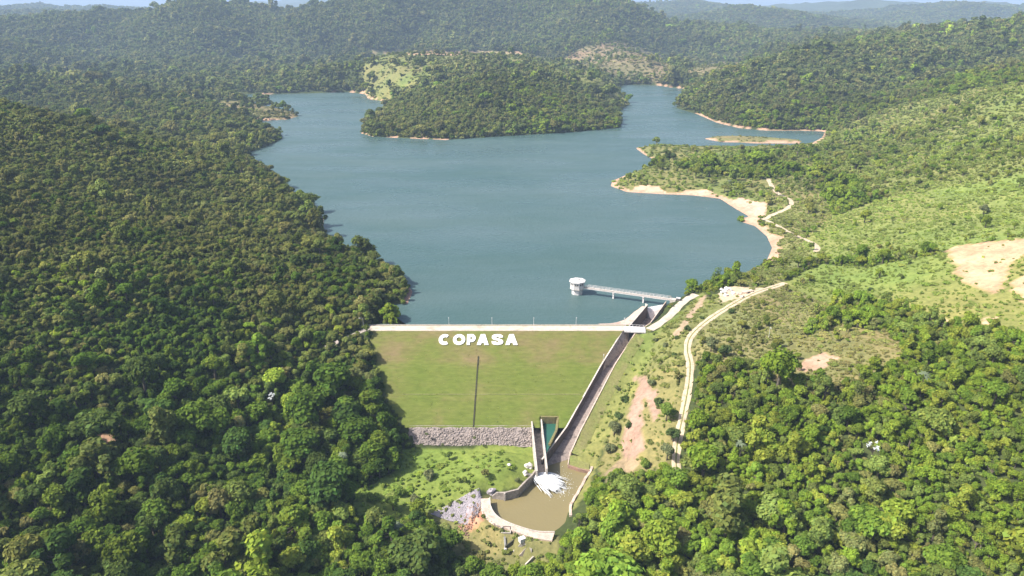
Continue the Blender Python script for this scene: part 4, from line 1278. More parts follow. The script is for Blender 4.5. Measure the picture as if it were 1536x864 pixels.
def water_spray_material():
    m, nt, N, Lk, bs = nodes_of('white water')
    bs.inputs['Base Color'].default_value = (0.88, 0.90, 0.92, 1)
    bs.inputs['Roughness'].default_value = 0.6
    g = N.new('ShaderNodeNewGeometry'); nn = noise_node(nt, 3.5, 4, 0.7, g.outputs['Position'])
    rr = ramp(nt, nn.outputs['Fac'], [(0.35, (0.35, 0.35, 0.35)), (0.6, (1, 1, 1))]); Lk.new(rr.outputs[0], bs.inputs['Alpha'])
    return m
M['spray'] = water_spray_material()
def build_jet():
    r = np.random.default_rng(5)
    q = VALVE
    jet = empty('water_jet', tuple(q), 'white fan of water spraying from the outlet into the brown pool', 'water jet')
    b = MB()
    tgt = P(845, 735, Z_POOL)
    dirx = np.array([tgt[0] - q[0], tgt[1] - q[1]]); L = np.linalg.norm(dirx); dirx /= L
    side = np.array([-dirx[1], dirx[0]])
    for k in range(620):
        sp = r.normal(0, 0.42); sp = max(-1, min(1, sp))
        ln = L * (1.05 - 0.2 * sp * sp) * r.uniform(0.7, 1.1)
        lift = r.uniform(0.4, 2.6) * (1 - 0.4 * abs(sp))
        wdt = 8.2 * sp
        pts, rad = [], []
        s0 = r.uniform(0, 0.55); s1 = min(1.0, s0 + r.uniform(0.25, 0.5))
        for i in range(6):
            s = s0 + (s1 - s0) * i / 5
            f = s * ln
            off = wdt * s ** 0.8 * (1.05 - 0.25 * s) + r.normal(0, 0.05)
            z = q[2] + lift * 4 * s * (1 - s) * 0.6 + (Z_POOL + 0.02 - q[2]) * s ** 1.7
            p = np.array([q[0] + 0.5, q[1] - 0.1]) + dirx * f + side * off
            pts.append((p[0], p[1], z)); rad.append((0.07 + 0.11 * s) * (1 - 0.85 * (i / 5) ** 2) * r.uniform(0.6, 1.3))
        b.tube(pts, rad, 5)
    sheet = []
    for i in range(9):
        s_ = i / 8 * 0.86
        for j in range(9):
            sp = (j - 4) / 4 * 0.55
            p = np.array([q[0] + 0.5, q[1] - 0.1]) + dirx * L * s_ * (1 - 0.22 * sp * sp) + side * 8.2 * sp * s_ ** 0.8 * (1.05 - 0.25 * s_)
            z = q[2] + 1.0 * 4 * s_ * (1 - s_) * (1 - 0.5 * sp * sp) + (Z_POOL + 0.05 - q[2]) * s_ ** 1.7 + r.uniform(-0.1, 0.12)
            sheet.append((p[0], p[1], z))
    sh_ = MB(); sh_.add(sheet, [(i * 9 + j, i * 9 + j + 1, i * 9 + j + 10, i * 9 + j + 9) for i in range(8) for j in range(8)])
    sh_.build('spray_sheet', M['spray'], jet, smooth=True)
    # droplets thrown off the rim of the fan
    for k in range(260):
        sp = r.normal(0, 0.5); s = r.uniform(0.5, 1.12)
        p = np.array([q[0] + 0.5, q[1]]) + dirx * L * s * (1 - 0.2 * sp * sp) + side * 7.6 * sp * s
        z = max(Z_POOL + 0.02, q[2] + r.uniform(-1.8, 0.9))
        b.box((p[0], p[1], z), tuple(r.uniform(0.05, 0.13, 3)), r.uniform(0, 3))
    b.build('spray_streaks', M['spray'], jet, smooth=True, kind='stuff')
    fm = MB()
    for k in range(130):
        s_ = abs(r.normal(0, 0.36)); a = r.normal(0, 0.5)
        p = np.array([tgt[0], tgt[1]]) - dirx * 2.2 + dirx * (s_ * 7.5) * math.cos(a) + side * (s_ * 11 + 2.0) * math.sin(a) * 0.8
        if not inside(POOL, p[:1], p[1:])[0]: continue
        w_ = r.uniform(0.05, 0.22) * (1.2 - 0.5 * min(s_, 1)); n_ = 6; ph = r.uniform(0, 6)
        pts = [(p[0] + w_ * r.uniform(0.6, 1.3) * math.cos(ph + 6.283 * i / n_), p[1] + w_ * 0.7 * r.uniform(0.6, 1.3) * math.sin(ph + 6.283 * i / n_)) for i in range(n_)]
        fm.prism(pts, Z_POOL - 0.02, Z_POOL + 0.015 + 0.00004 * k)
    fm.build('foam', M['spray'], jet, kind='stuff')
build_jet()

def build_weir_road():
    inner = smooth_line([P(a, b, -22.3) for a, b in ((734.6, 747), (736.5, 762), (747, 776), (770, 787.5), (804, 797.5), (832, 798.5))], 6)
    outer = smooth_line([P(a, b, -22.3) for a, b in ((721.5, 748), (726, 764.5), (739.5, 781.5), (766, 794.5), (800, 806), (828, 811))], 6)
    t = empty('weir_road', tuple(inner[15]), 'curved pale concrete sill road around the near side of the pool', 'weir')
    b = MB()
    n = len(inner)
    vs = [tuple(p) for p in inner] + [tuple(p) for p in outer] + [(p[0], p[1], -26.5) for p in inner] + [(p[0], p[1], -26.5) for p in outer]
    fs = []
    for i in range(n - 1):
        fs += [(i, i + 1, n + i + 1, n + i), (2 * n + i, 2 * n + i + 1, i + 1, i), (n + i, n + i + 1, 3 * n + i + 1, 3 * n + i)]
    fs += [(0, n, 3 * n, 2 * n), (n - 1, 2 * n - 1, 4 * n - 1, 3 * n - 1)]
    b.add(vs, fs); b.build('slab', M['concrete_pink'], t)
    MB().wall(inner, -21.95, -25.5, 0.35).build('kerb', M['concrete'], t)
    # sloping stone apron on the outside
    ap_px = [(721.5, 748), (726, 764.5), (739.5, 781.5), (753, 788.5)]
    top = smooth_line([P(a, b, -22.35) for a, b in ap_px], 6)
    bot = smooth_line([P(a, b, -27.3) for a, b in ((714, 770), (714, 792), (728, 806), (748, 812))], 6)
    b = MB(); rows = 7
    for k in range(rows):
        f0, f1 = k / rows, (k + 1) / rows
        b.strip([tuple(p + (q - p) * f0) for p, q in zip(top, bot)], [tuple(p + (q - p) * f1) for p, q in zip(top, bot)])
    b.build('apron', M['concrete_pink'], t)
    r = np.random.default_rng(8)
    pts = []
    for k in range(500):
        i = r.integers(0, len(top) - 1); f = r.uniform(0.05, 1); g = r.uniform()
        p = top[i] + (top[i + 1] - top[i]) * g; q = bot[i] + (bot[i + 1] - bot[i]) * g
        pts.append(p + (q - p) * f)
    loc = np.array(inner[15])
    V, Fs = stone_mesh(np.array(pts) - loc, r.uniform(0.12, 0.3, len(pts)), r, 0.5)
    link('apron_stones', new_mesh_np('apron_stones', V, Fs), M['rock'], t, kind='stuff')
build_weir_road()

def build_rubble_slab():
    px = [(646, 771), (682, 752), (719, 733), (723, 750), (716, 772), (700, 788), (676, 782)]
    pts = [hit(a, b) for a, b in px]
    poly = np.array([p[:2] for p in pts])
    c = np.mean(pts, axis=0)
    t = empty('stone_paving', tuple(c), 'triangular lilac grey bank of fitted rubble beside the sill road', 'rubble bank')
    r = np.random.default_rng(13)
    x0, y0 = poly.min(0); x1, y1 = poly.max(0)
    P_ = []
    while len(P_) < 2600:
        x, y = r.uniform(x0, x1, 600), r.uniform(y0, y1, 600)
        m = inside(poly, x, y)
        P_ += [(a, b_, float(grid_z(a, b_)) + 0.16) for a, b_ in zip(x[m], y[m])]
    P_ = np.array(P_[:2600])
    V, Fs = stone_mesh(P_ - c, r.uniform(0.16, 0.32, len(P_)), r, 0.3)
    link('paving_stones', new_mesh_np('paving_stones', V, Fs), M['rock_purple'], t, kind='stuff')
    b = MB()
    tri = tessellate_polygon([[Vector((p[0], p[1], 0)) for p in poly]])
    nsub = 14
    for tr in tri:
        A, B, C = [np.array(pts[k]) for k in tr]
        for i in range(nsub):
            for j in range(nsub - i):
                def pt(a, bb):
                    q = A + (B - A) * a / nsub + (C - A) * bb / nsub
                    return (q[0], q[1], float(grid_z(q[0], q[1])) + 0.14)
                b.add([pt(i, j), pt(i + 1, j), pt(i, j + 1)], [(0, 1, 2)])
                if i + j < nsub - 1:
                    b.add([pt(i + 1, j), pt(i + 1, j + 1), pt(i, j + 1)], [(0, 1, 2)])
    b.build('bedding', M['rock_purple'], t)
    # washed out red soil with slabs at its lower corner
    s = empty('washed_soil', tuple(hit(708, 778)), 'red washed out soil with broken slabs at the corner of the rubble bank', 'eroded bank')
    loc = np.array(s.location)
    q = []
    for k in range(170):
        f = r.uniform(); a = 716 - 22 * f + r.normal(0, 5); bb = 762 + 40 * f + r.normal(0, 6)
        h = hit(a, bb); q.append((h[0], h[1], h[2] + 0.15))
    V, Fs = stone_mesh(np.array(q) - loc, r.uniform(0.14, 0.45, len(q)), r, 0.6)
    link('soil_clods', new_mesh_np('soil_clods', V, Fs), M['red_soil'], s, kind='stuff')
build_rubble_slab()

def boulder(name, p, s, mat, label, cat, group=None, seed=0, flat=0.7):
    r = np.random.default_rng(seed)
    import bmesh
    bm = bmesh.new(); bmesh.ops.create_icosphere(bm, subdivisions=2, radius=1.0)
    o = r.uniform(-9, 9, 3)
    for v in bm.verts:
        d = v.co.copy()
        n = math.sin(3.1 * d.x + o[0]) * math.sin(2.7 * d.y + o[1]) * 0.35 + math.sin(5 * d.z + o[2]) * 0.14 + r.uniform(-0.17, 0.17)
        v.co = d * (1 + n)
        v.co.x *= s * 1.2; v.co.y *= s * 0.9; v.co.z *= s * flat
    me = bpy.data.meshes.new(name); bm.to_mesh(me); bm.free()
    ob = link(name, me, mat, None, label, cat, group)
    ob.location = p; ob.rotation_euler = (0, 0, r.uniform(0, 6))
    return ob

# white boulders by the dirt track, pale rock by the pool
for i, (px, py, s) in enumerate(((1085, 440, 1.15), (1092, 436, 1.5), (1089, 444, 0.9), (1099, 441, 1.0), (1082, 435, 0.8))):
    q = hit(px, py)
    boulder('boulder', (q[0], q[1], float(grid_z(q[0], q[1])) + 0.4 * s), s, M['white_rock'], ['largest left white boulder of the heap above the dirt track', 'tall white boulder at the back of the heap above the dirt track', 'small white boulder at the front of the heap above the dirt track', 'white boulder on the right side of the heap above the dirt track', 'low white boulder at the far left of the heap above the dirt track'][i], 'boulder', 'white boulders above the dirt track', 20 + i, 0.85)
for i, (px, py, s) in enumerate(((1108, 441, 1.2), (1118, 439, 1.4), (1127, 437, 1.1), (1113, 446, 1.0))):
    q = hit(px, py)
    boulder('boulder', (q[0], q[1], float(grid_z(q[0], q[1])) + 0.3 * s), s, M['concrete_pink'], ['pinkish rock lump beside the white boulder heap', 'larger pinkish rock lump between boulder heap and track', 'pinkish rock lump farthest right along the track edge', 'small pinkish rock lump touching the track edge'][i], 'boulder', 'pinkish rocks above the dirt track', 40 + i, 0.55)
for i, (px, py, s) in enumerate(((792, 701, 1.25), (788, 711, 1.1), (737, 739, 1.2), (764, 698, 0.6))):
    q = hit(px, py)
    boulder('boulder', (q[0], q[1], float(grid_z(q[0], q[1])) + 0.35 * s), s, [M['white_rock'], M['white_rock'], M['rock_purple'], M['white_rock']][i], ['pale upright rock beside the end of the flume', 'pale rock leaning on the pool wall near the jet', 'lilac grey rock at the left end of the pool wall', 'small pale rock lying in the valley grass'][i], 'boulder', None, 60 + i, 1.0)

def build_inlet_box():
    q = P(759, 803, -24.6)
    t = empty('valve_box', tuple(q), 'square open concrete box set in the outer edge of the sill road', 'concrete box')
    x, y, z = q; w = 3.0
    for dx, dy, sx, sy in ((-1.4, 0, 0.3, 3.1), (1.4, 0, 0.3, 3.1), (0, 1.4, 2.5, 0.3), (0, -1.4, 2.5, 0.3)):
        MB().box((x + dx, y + dy, z + 0.2), (sx, sy, 4.2)).build('wall', M['concrete'], t)
    MB().box((x, y, z - 1.0), (2.6, 2.6, 0.3)).build('floor', M['drain'], t)
    MB().box((x + 0.5, y + 0.3, z + 0.3), (0.7, 0.7, 2.2)).build('valve_stem', M['white_wall'], t)
build_inlet_box()

def build_ruin():
    c = hit(782, 826)
    t = empty('concrete_foundation', tuple(c), 'broken concrete foundation walls among weeds below the sill road', 'foundation')
    def seg(a, b, h, th, nm, mat):
        p, q = hit(*a), hit(*b)
        MB().wall([p, q], [p[2] + h, q[2] + h], [p[2] - 1.5, q[2] - 1.5], th).build(nm, mat, t)
    seg((757, 809), (758, 822), 1.2, 0.5, 'wall', M['white_wall'])
    seg((758, 822), (771, 812), 0.8, 0.4, 'wall', M['drain'])
    seg((770, 828), (784, 812), 0.5, 1.0, 'wall', M['concrete'])
    seg((779, 834), (790, 822), 0.4, 0.4, 'wall', M['concrete_old'])
    seg((784, 814), (798, 826), 0.6, 0.5, 'wall', M['concrete'])
    seg((788, 850), (800, 838), 1.0, 0.4, 'wall', M['concrete'])
    p = hit(783, 812); MB().box((p[0], p[1], p[2] + 0.7), (2.0, 1.6, 1.4), 0.5).build('block', M['white_wall'], t)
    p = hit(758, 828); MB().box((p[0], p[1], p[2] + 0.6), (0.7, 0.7, 1.6), 0.2).build('stub', M['white_wall'], t)
build_ruin()

# right bank edge of the pool
def build_pool_edge():
    px = [(878, 680), (884, 690), (888, 701), (879, 716), (871, 731), (863, 745), (856, 758), (856, 774)]
    pts = smooth_line([P(a, b, -23.6) for a, b in px], 5)
    t = empty('bank_edging', tuple(pts[len(pts) // 2]), 'crooked pale earth and stone edging on the right side of the pool', 'edging')
    MB().wall(pts, -23.5 + 0.25 * np.sin(np.arange(len(pts)) * 1.3), -26, 0.9).build('edging', M['concrete_pink'], t)
    a, b = P(852, 699, -23.9), P(884, 707, -23.7)
    w = empty('brick_wall', tuple((a + b) / 2), 'low reddish wall across the corner of the pool', 'low wall')
    MB().wall([a, (a + b) / 2 + [0, -0.3, 0], b], [-23.4, -23.5, -23.3], -26, 0.7).build('wall', M['red_soil'], w)
    # thin training wall from the chute
    a, b = P(855, 678, -22.6), P(852, 697, -23.3)
    MB().wall([a, b], [-22.4, -23.2], -26, 0.3).build('training_wall', M['concrete_pink'], None, label='thin low wall from the chute foot to the reddish wall', cat='low wall')
    # patch of grass held by the red wall
    q = [P(856, 678, -22.4), P(872, 655, -20.6), P(890, 660, -20.2), P(884, 690, -22.9), P(884, 706, -23.6), P(853, 698, -23.6)]
    b = MB(); b.add([tuple(p) for p in q], [(0, 1, 2, 3), (0, 3, 4, 5)]); b.build('grass_bank', M['verge_grass'], None, kind='structure', label='small grass bank beside the chute foot')
build_pool_edge()

# path strips down to the sill road
def strip_road(name, line, half, mat, label, lift=0.10):
    line = np.asarray(line)
    seg = []
    for a, b in zip(line[:-1], line[1:]):
        k = max(1, int(np.linalg.norm((b - a)[:2]) / 1.2))
        for i in range(k): seg.append(a + (b - a) * i / k)
    seg.append(line[-1]); pts = np.array(seg)
    n = len(pts); rows = [[] for _ in range(5)]
    for i in range(n):
        t = pts[min(i + 1, n - 1)] - pts[max(i - 1, 0)]; t[2] = 0; t /= np.linalg.norm(t) + 1e-9
        nr = np.array([-t[1], t[0], 0])
        w = half * (1 + 0.14 * math.sin(i * 0.9) * math.sin(i * 0.37 + 2))
        for k in range(5):
            p = pts[i] + nr * w * (k - 2) / 2
            rows[k].append((p[0], p[1], max(float(grid_z(p[0], p[1])), pts[i][2] - 0.25) + lift - (0.05 if k in (0, 4) else 0)))
    b = MB()
    for k in range(4): b.strip(rows[k], rows[k + 1])
    b.build(name, mat, None, smooth=True, kind='structure', label=label)
for nm, mat, lab in (('access_road', 'crest', 'pale gravel road curving up from the crest to the right bank'), ('dirt_track', 'track', 'narrow pale dirt track winding along the right bank'), ('crest_approach', 'concrete_old', 'narrow road under the trees at the left end of the crest'), ('shore_path', 'track', 'sandy path above the bare shore'), ('hill_path', 'track', 'pale footpath climbing from the sandy shore')):  # crest_approach takes the darker concrete to paint in the shade lying on it
    line, half = ROADS[nm]
    strip_road(nm, line, half, M[mat], lab)

strip_road('track_crown', ROADS['dirt_track'][0][3:], 0.28, M['verge_grass'], 'worn grass crown between the wheel ruts of the dirt track', 0.14)

# ------------------------------------------------------------------ trees: prototypes
def leafy_crown(seed, lobes, n, size, core=True, up_bias=0.25, jitter=0.42):
    """leaf clumps spread over and inside a set of lobes; lobes = (x, y, z, r)"""
    r = np.random.default_rng(seed)
    lob = np.array(lobes, float)
    area = lob[:, 3] ** 2
    pick = r.choice(len(lob), n, p=area / area.sum())
    d = r.normal(size=(n, 3)); d[:, 2] += up_bias
    d /= np.linalg.norm(d, axis=1)[:, None]
    rad = lob[pick, 3] * (0.70 + 0.36 * r.random(n) + 0.16 * r.random(n) ** 4)
    squash = np.array([1, 1, 0.82])
    c = lob[pick, :3] + d * rad[:, None] * squash
    nr = d + jitter * r.normal(size=(n, 3)); nr[:, 2] += 0.6
    nr /= np.linalg.norm(nr, axis=1)[:, None]
    a = np.cross(nr, r.normal(size=(n, 3))); a /= np.linalg.norm(a, axis=1)[:, None]
    b = np.cross(nr, a)
    s = size * r.uniform(0.6, 1.35, n)[:, None]
    as_ = r.uniform(0.55, 1.0, n)[:, None]
    bend = nr * s * r.uniform(-0.25, 0.1, n)[:, None]
    V = np.stack([c - a * s + bend, c - b * s * as_, c + a * s + bend, c + b * s * as_], 1).reshape(-1, 3)
    Fq = np.arange(4 * n).reshape(-1, 4)
    val = np.repeat(r.uniform(0.66, 1.32, n), 4)
    hue = np.repeat(r.normal(0, 0.06, n), 4)
    if core:
        ico = [(0, 0, 1), (.894, 0, .447), (.276, .851, .447), (-.724, .526, .447), (-.724, -.526, .447), (.276, -.851, .447), (.724, .526, -.447), (-.276, .851, -.447), (-.894, 0, -.447), (-.276, -.851, -.447), (.724, -.526, -.447), (0, 0, -1)]
        ico = np.array(ico)
        fcs = np.array([(0, 1, 2), (0, 2, 3), (0, 3, 4), (0, 4, 5), (0, 5, 1), (1, 6, 2), (2, 6, 7), (2, 7, 3), (3, 7, 8), (3, 8, 4), (4, 8, 9), (4, 9, 5), (5, 9, 10), (5, 10, 1), (1, 10, 6), (11, 7, 6), (11, 8, 7), (11, 9, 8), (11, 10, 9), (11, 6, 10)])
        fcs = np.hstack([fcs, fcs[:, 2:3]])
        for l in lob:
            k = len(V)
            V = np.vstack([V, l[:3] + ico * l[3] * 0.74 * squash * r.uniform(0.85, 1.12, (12, 1))])
            Fq = np.vstack([Fq, fcs + k])
            val = np.concatenate([val, np.full(12, 0.8)]); hue = np.concatenate([hue, np.zeros(12)])
    colr = np.stack([val * (1 + hue), val, val * (1 - hue), np.ones_like(val)], 1)
    return V, Fq, colr

def mesh_from(name, V, Fq, colr, mats, mat_idx=None):
    faces = [tuple(f) if f[2] != f[3] else tuple(f[:3]) for f in Fq.tolist()]
    me = bpy.data.meshes.new(name)
    me.from_pydata(V.tolist(), [], faces)
    ca = me.color_attributes.new('leafvar', 'FLOAT_COLOR', 'POINT')
    ca.data.foreach_set('color', np.asarray(colr, np.float32).ravel())
    for m in mats: me.materials.append(m)
    if mat_idx is not None:
        me.polygons.foreach_set('material_index', np.asarray(mat_idx, np.int32))
    me.update()
    return me

def lobes_for(kind, seed):
    r = np.random.default_rng(seed)
    L = []
    if kind == 'round':
        L.append((0, 0, 1.55, 0.62))
        for k in range(r.integers(6, 9)):
            a = k * 2.4 + r.uniform(-.4, .4); q = r.uniform(0.35, 0.62)
            L.append((q * math.cos(a), q * math.sin(a), r.uniform(1.05, 1.75), r.uniform(0.30, 0.46)))
    elif kind == 'spread':
        for k in range(r.integers(8, 11)):
            a = k * 2.4 + r.uniform(-.4, .4); q = math.sqrt((k + 0.4) / 10) * 0.82
            L.append((q * math.cos(a), q * math.sin(a), 1.62 - 0.35 * q + r.uniform(-.12, .12), r.uniform(0.26, 0.38)))
    elif kind == 'tall':
        for k in range(r.integers(7, 10)):
            a = k * 2.4; q = r.uniform(0.1, 0.5)
            L.append((q * math.cos(a), q * math.sin(a), 0.8 + 1.5 * k / 8 + r.uniform(-.1, .1), r.uniform(0.32, 0.5)))
    elif kind in ('wild', 'sparse'):
        for k in range(r.integers(9, 13)):
            a = r.uniform(0, 6.28); q = r.uniform(0.05, 0.85)
            L.append((q * math.cos(a), q * math.sin(a), r.uniform(0.7, 1.95) - 0.3 * q, r.uniform(0.16, 0.42)))
    elif kind == 'shrub':
        for k in range(r.integers(4, 7)):
            a = k * 2.4 + r.uniform(-.4, .4); q = r.uniform(0.15, 0.6)
            L.append((q * math.cos(a), q * math.sin(a), r.uniform(0.3, 0.6), r.uniform(0.3, 0.5)))
    return L

def trunk_geom(kind, lobes, seed):
    r = np.random.default_rng(seed)
    b = MB()
    top = max(l[2] for l in lobes) - 0.45
    if kind == 'shrub':
        for k in range(3):
            a = k * 2.1; b.tube([(0.05 * math.cos(a), 0.05 * math.sin(a), -0.15), (0.3 * math.cos(a), 0.3 * math.sin(a), 0.45)], [0.045, 0.02], 5)
        return b
    bx, by = r.uniform(-.08, .08, 2)
    b.tube([(0, 0, -0.25), (bx * .5, by * .5, 0.45), (bx, by, 0.9), (bx * 0.6, by * 0.6, top)], [0.115, 0.085, 0.07, 0.03], 7)
    for l in lobes[1:6]:
        b.tube([(bx, by, 0.75 + r.uniform(0, .2)), (l[0] * 0.55, l[1] * 0.55, l[2] * 0.8), (l[0], l[1], l[2])], [0.05, 0.035, 0.015], 5)
    return b

PROTO = []      # dicts: kind, crown mesh, trunk mesh
def make_protos():
    spec = [('round', 101), ('round', 102), ('round', 103), ('spread', 104), ('spread', 105), ('tall', 106), ('tall', 107), ('round', 108), ('shrub', 109), ('shrub', 110), ('shrub', 111), ('wild', 112), ('sparse', 113), ('wild', 114)]
    hi = bpy.data.collections.new('tree_library')
    lo = bpy.data.collections.new('far_tree_library')
    for i, (k, s) in enumerate(spec):
        lob = lobes_for(k, s)
        n, sz = (1150, 0.105) if k not in ('shrub', 'sparse') else ((420, 0.14) if k == 'shrub' else (330, 0.07))
        cr = k not in ('wild', 'sparse')
        V, Fq, c = leafy_crown(s, lob, n, sz, cr)
        crown = mesh_from('crown', V, Fq, c, [M['foliage']])
        tb = trunk_geom(k, lob, s)
        trunk = tb.mesh('trunk', True); trunk.materials.append(M['bark'])
        PROTO.append(dict(kind=k, crown=crown, trunk=trunk))
        # joined versions for the mass of the wood
        for coll, nn, ss, tag_ in ((hi, n, sz, 'a'), (lo, 170 if k != 'shrub' else 80, 0.26 if k != 'shrub' else 0.3, 'b')):
            V, Fq, c = leafy_crown(s + 50, lob, nn, ss, cr)
            tv = np.array(tb.v); tf = [f for f in tb.f if len(f) == 4]
            if coll is lo: tv = tv[:0]; tf = []
            VV = np.vstack([V, tv]) if len(tv) else V
            fl = np.vstack([Fq, np.array(tf) + len(V)]) if len(tf) else Fq
            cc = np.vstack([c, np.ones((len(tv), 4))]) if len(tv) else c
            me = mesh_from('tree_%s_%02d' % (tag_, i), VV, fl, cc, [M['foliage'], M['bark']], [0] * len(Fq) + [1] * len(tf))
            o = bpy.data.objects.new('tree_%s_%02d' % (tag_, i), me)
            coll.objects.link(o)
    return hi, lo
LIB_HI, LIB_LO = make_protos()

def gn_scatter(coll):
    ng = bpy.data.node_groups.new('scatter_' + coll.name, 'GeometryNodeTree')
    ng.interface.new_socket('Geometry', in_out='INPUT', socket_type='NodeSocketGeometry')
    ng.interface.new_socket('Geometry', in_out='OUTPUT', socket_type='NodeSocketGeometry')
    N, L = ng.nodes, ng.links
    gi, go = N.new('NodeGroupInput'), N.new('NodeGroupOutput')
    ci = N.new('GeometryNodeCollectionInfo'); ci.inputs['Collection'].default_value = coll
    ci.inputs['Separate Children'].default_value = True; ci.inputs['Reset Children'].default_value = True
    ip = N.new('GeometryNodeInstanceOnPoints'); ip.inputs['Pick Instance'].default_value = True
    def attr(nm, ty):
        a = N.new('GeometryNodeInputNamedAttribute'); a.data_type = ty; a.inputs['Name'].default_value = nm
        return a.outputs['Attribute']
    L.new(gi.outputs[0], ip.inputs['Points']); L.new(ci.outputs[0], ip.inputs['Instance'])
    L.new(attr('pick', 'INT'), ip.inputs['Instance Index'])
    L.new(attr('turn', 'FLOAT_VECTOR'), ip.inputs['Rotation'])
    L.new(attr('size', 'FLOAT_VECTOR'), ip.inputs['Scale'])
    L.new(ip.outputs[0], go.inputs[0])
    return ng
GN_HI, GN_LO = gn_scatter(LIB_HI), gn_scatter(LIB_LO)

def scatter_object(name, pts, pick, rz, scl, tint, ng, label):
    me = bpy.data.meshes.new(name)
    n = len(pts)
    me.vertices.add(n); me.vertices.foreach_set('co', np.asarray(pts, np.float32).ravel())
    a = me.attributes.new('pick', 'INT', 'POINT'); a.data.foreach_set('value', np.asarray(pick, np.int32))
    a = me.attributes.new('turn', 'FLOAT_VECTOR', 'POINT'); t = np.zeros((n, 3), np.float32); t[:, 2] = rz; a.data.foreach_set('vector', t.ravel())
    a = me.attributes.new('size', 'FLOAT_VECTOR', 'POINT'); a.data.foreach_set('vector', np.asarray(scl, np.float32).ravel())
    a = me.attributes.new('tint', 'FLOAT_COLOR', 'POINT'); c = np.ones((n, 4), np.float32); c[:, :3] = tint; a.data.foreach_set('color', c.ravel())
    me.update()
    o = link(name, me, None, None, label, None, None, 'stuff')
    md = o.modifiers.new('scatter', 'NODES'); md.node_group = ng
    return o

# ------------------------------------------------------------------ trees: where they stand
road_lines = [(l, h) for l, h in ROADS.values()]
def candidates(y0, y1, step, seed):
    r = np.random.default_rng(seed)
    hw = 0.78 * y1 + 120
    xs = np.arange(-hw, hw, step); ys = np.arange(y0, y1, step)
    X, Y = np.meshgrid(xs, ys)
    X = X.ravel() + r.uniform(-.48, .48, X.size) * step
    Y = Y.ravel() + r.uniform(-.48, .48, X.size) * step
    m = np.abs(X) < 0.78 * Y + 110
    return X[m], Y[m]

def excluded(x, y, sd, z, pad):
    ex = (z < 0.25) & (y > YC1 + 2) & (sd < pad)
    ex |= sd < pad * 0.6
    ex &= y > YC1 - 2
    # dam, chute, pools, roads
    xl_ = dam_xl(y) ; xr_ = chute_x(y, CR)
    ind = (y > Y_TOE - 9) & (y < YC1 + 8) & (x > xl_ - 1.0 + 0 * pad) & (x < xr_ + 3 + pad * 0.6)
    ex |= ind
    ex |= (pdist(np.vstack([CL, CR[::-1]]), x, y, True) < 3.0 + pad * 0.6)
    near = y < 260
    pd = np.full(x.shape, 99.0)
    pd[near] = np.where(inside(POOL, x[near], y[near]), -1, pdist(POOL, x[near], y[near], True))
    ex |= pd < 3.2 + pad * 0.8
    fl = np.array([FL[0][:2], FL[1][:2]]); ex |= pdist(fl, x, y) < 7
    for l, h in road_lines:
        m = (x > l[:, 0].min() - 9) & (x < l[:, 0].max() + 9) & (y > l[:, 1].min() - 9) & (y < l[:, 1].max() + 9)
        if m.any():
            d = np.full(x.shape, 99.0); d[m] = pdist(l, x[m], y[m])
            ex |= d < h + 0.4 + pad * 0.35
    return ex

KEEP_OPEN = [[(646, 770), (720, 733), (800, 668), (806, 700), (893, 690), (888, 710), (860, 765), (840, 800), (825, 815), (800, 845), (770, 852), (745, 815), (715, 800), (695, 788)],
             [(556, 498), (940, 498), (905, 560), (812, 690), (800, 668), (625, 666), (604, 630), (575, 570)],
             [(1036, 500), (1060, 480), (1095, 455), (1170, 424), (1176, 430), (1100, 464), (1064, 490), (1043, 512), (1043, 570), (1030, 625), (1022, 692), (1008, 692), (1016, 630), (1024, 560), (1024, 515)],
             [(1415, 368), (1536, 355), (1600, 350), (1600, 460), (1500, 442), (1430, 415)],
             [(950, 498), (1040, 440), (1100, 424), (1100, 445), (1030, 500), (1000, 560), (985, 690), (900, 712), (870, 650)],
             [(560, 486), (900, 486), (1000, 440), (1040, 436), (1040, 450), (960, 500), (560, 500)],
             [(1295, 668), (1316, 668), (1316, 684), (1295, 684)], [(406, 590), (417, 590), (417, 602), (406, 602)], [(32, 824), (42, 824), (42, 838), (32, 838)],
             [(1045, 201), (1110, 199), (1205, 201), (1240, 194), (1230, 214), (1045, 217)]]
PAL = {
    'deep':  [(0.062, 0.096, 0.024), (0.080, 0.115, 0.028), (0.048, 0.078, 0.028), (0.098, 0.125, 0.030), (0.070, 0.094, 0.038)],
    'olive': [(0.125, 0.124, 0.050), (0.100, 0.112, 0.042), (0.136, 0.132, 0.062), (0.086, 0.104, 0.038), (0.142, 0.128, 0.070), (0.118, 0.124, 0.066), (0.096, 0.110, 0.044)],
    'fresh': [(0.118, 0.160, 0.032), (0.140, 0.172, 0.040), (0.092, 0.132, 0.032), (0.152, 0.166, 0.044), (0.112, 0.138, 0.056)],
    'scrub': [(0.165, 0.180, 0.050), (0.135, 0.158, 0.048), (0.175, 0.170, 0.066), (0.118, 0.138, 0.050), (0.162, 0.150, 0.080)],
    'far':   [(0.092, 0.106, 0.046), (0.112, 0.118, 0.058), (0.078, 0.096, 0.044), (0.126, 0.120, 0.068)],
}
PALN = {k: np.array(v) * (np.array([1.46, 1.54, 1.0]) if k in ('olive', 'far') else (np.array([1.50, 1.60, 0.90]) if k == 'fresh' else np.array([1.42, 1.52, 0.90]))) for k, v in PAL.items()}

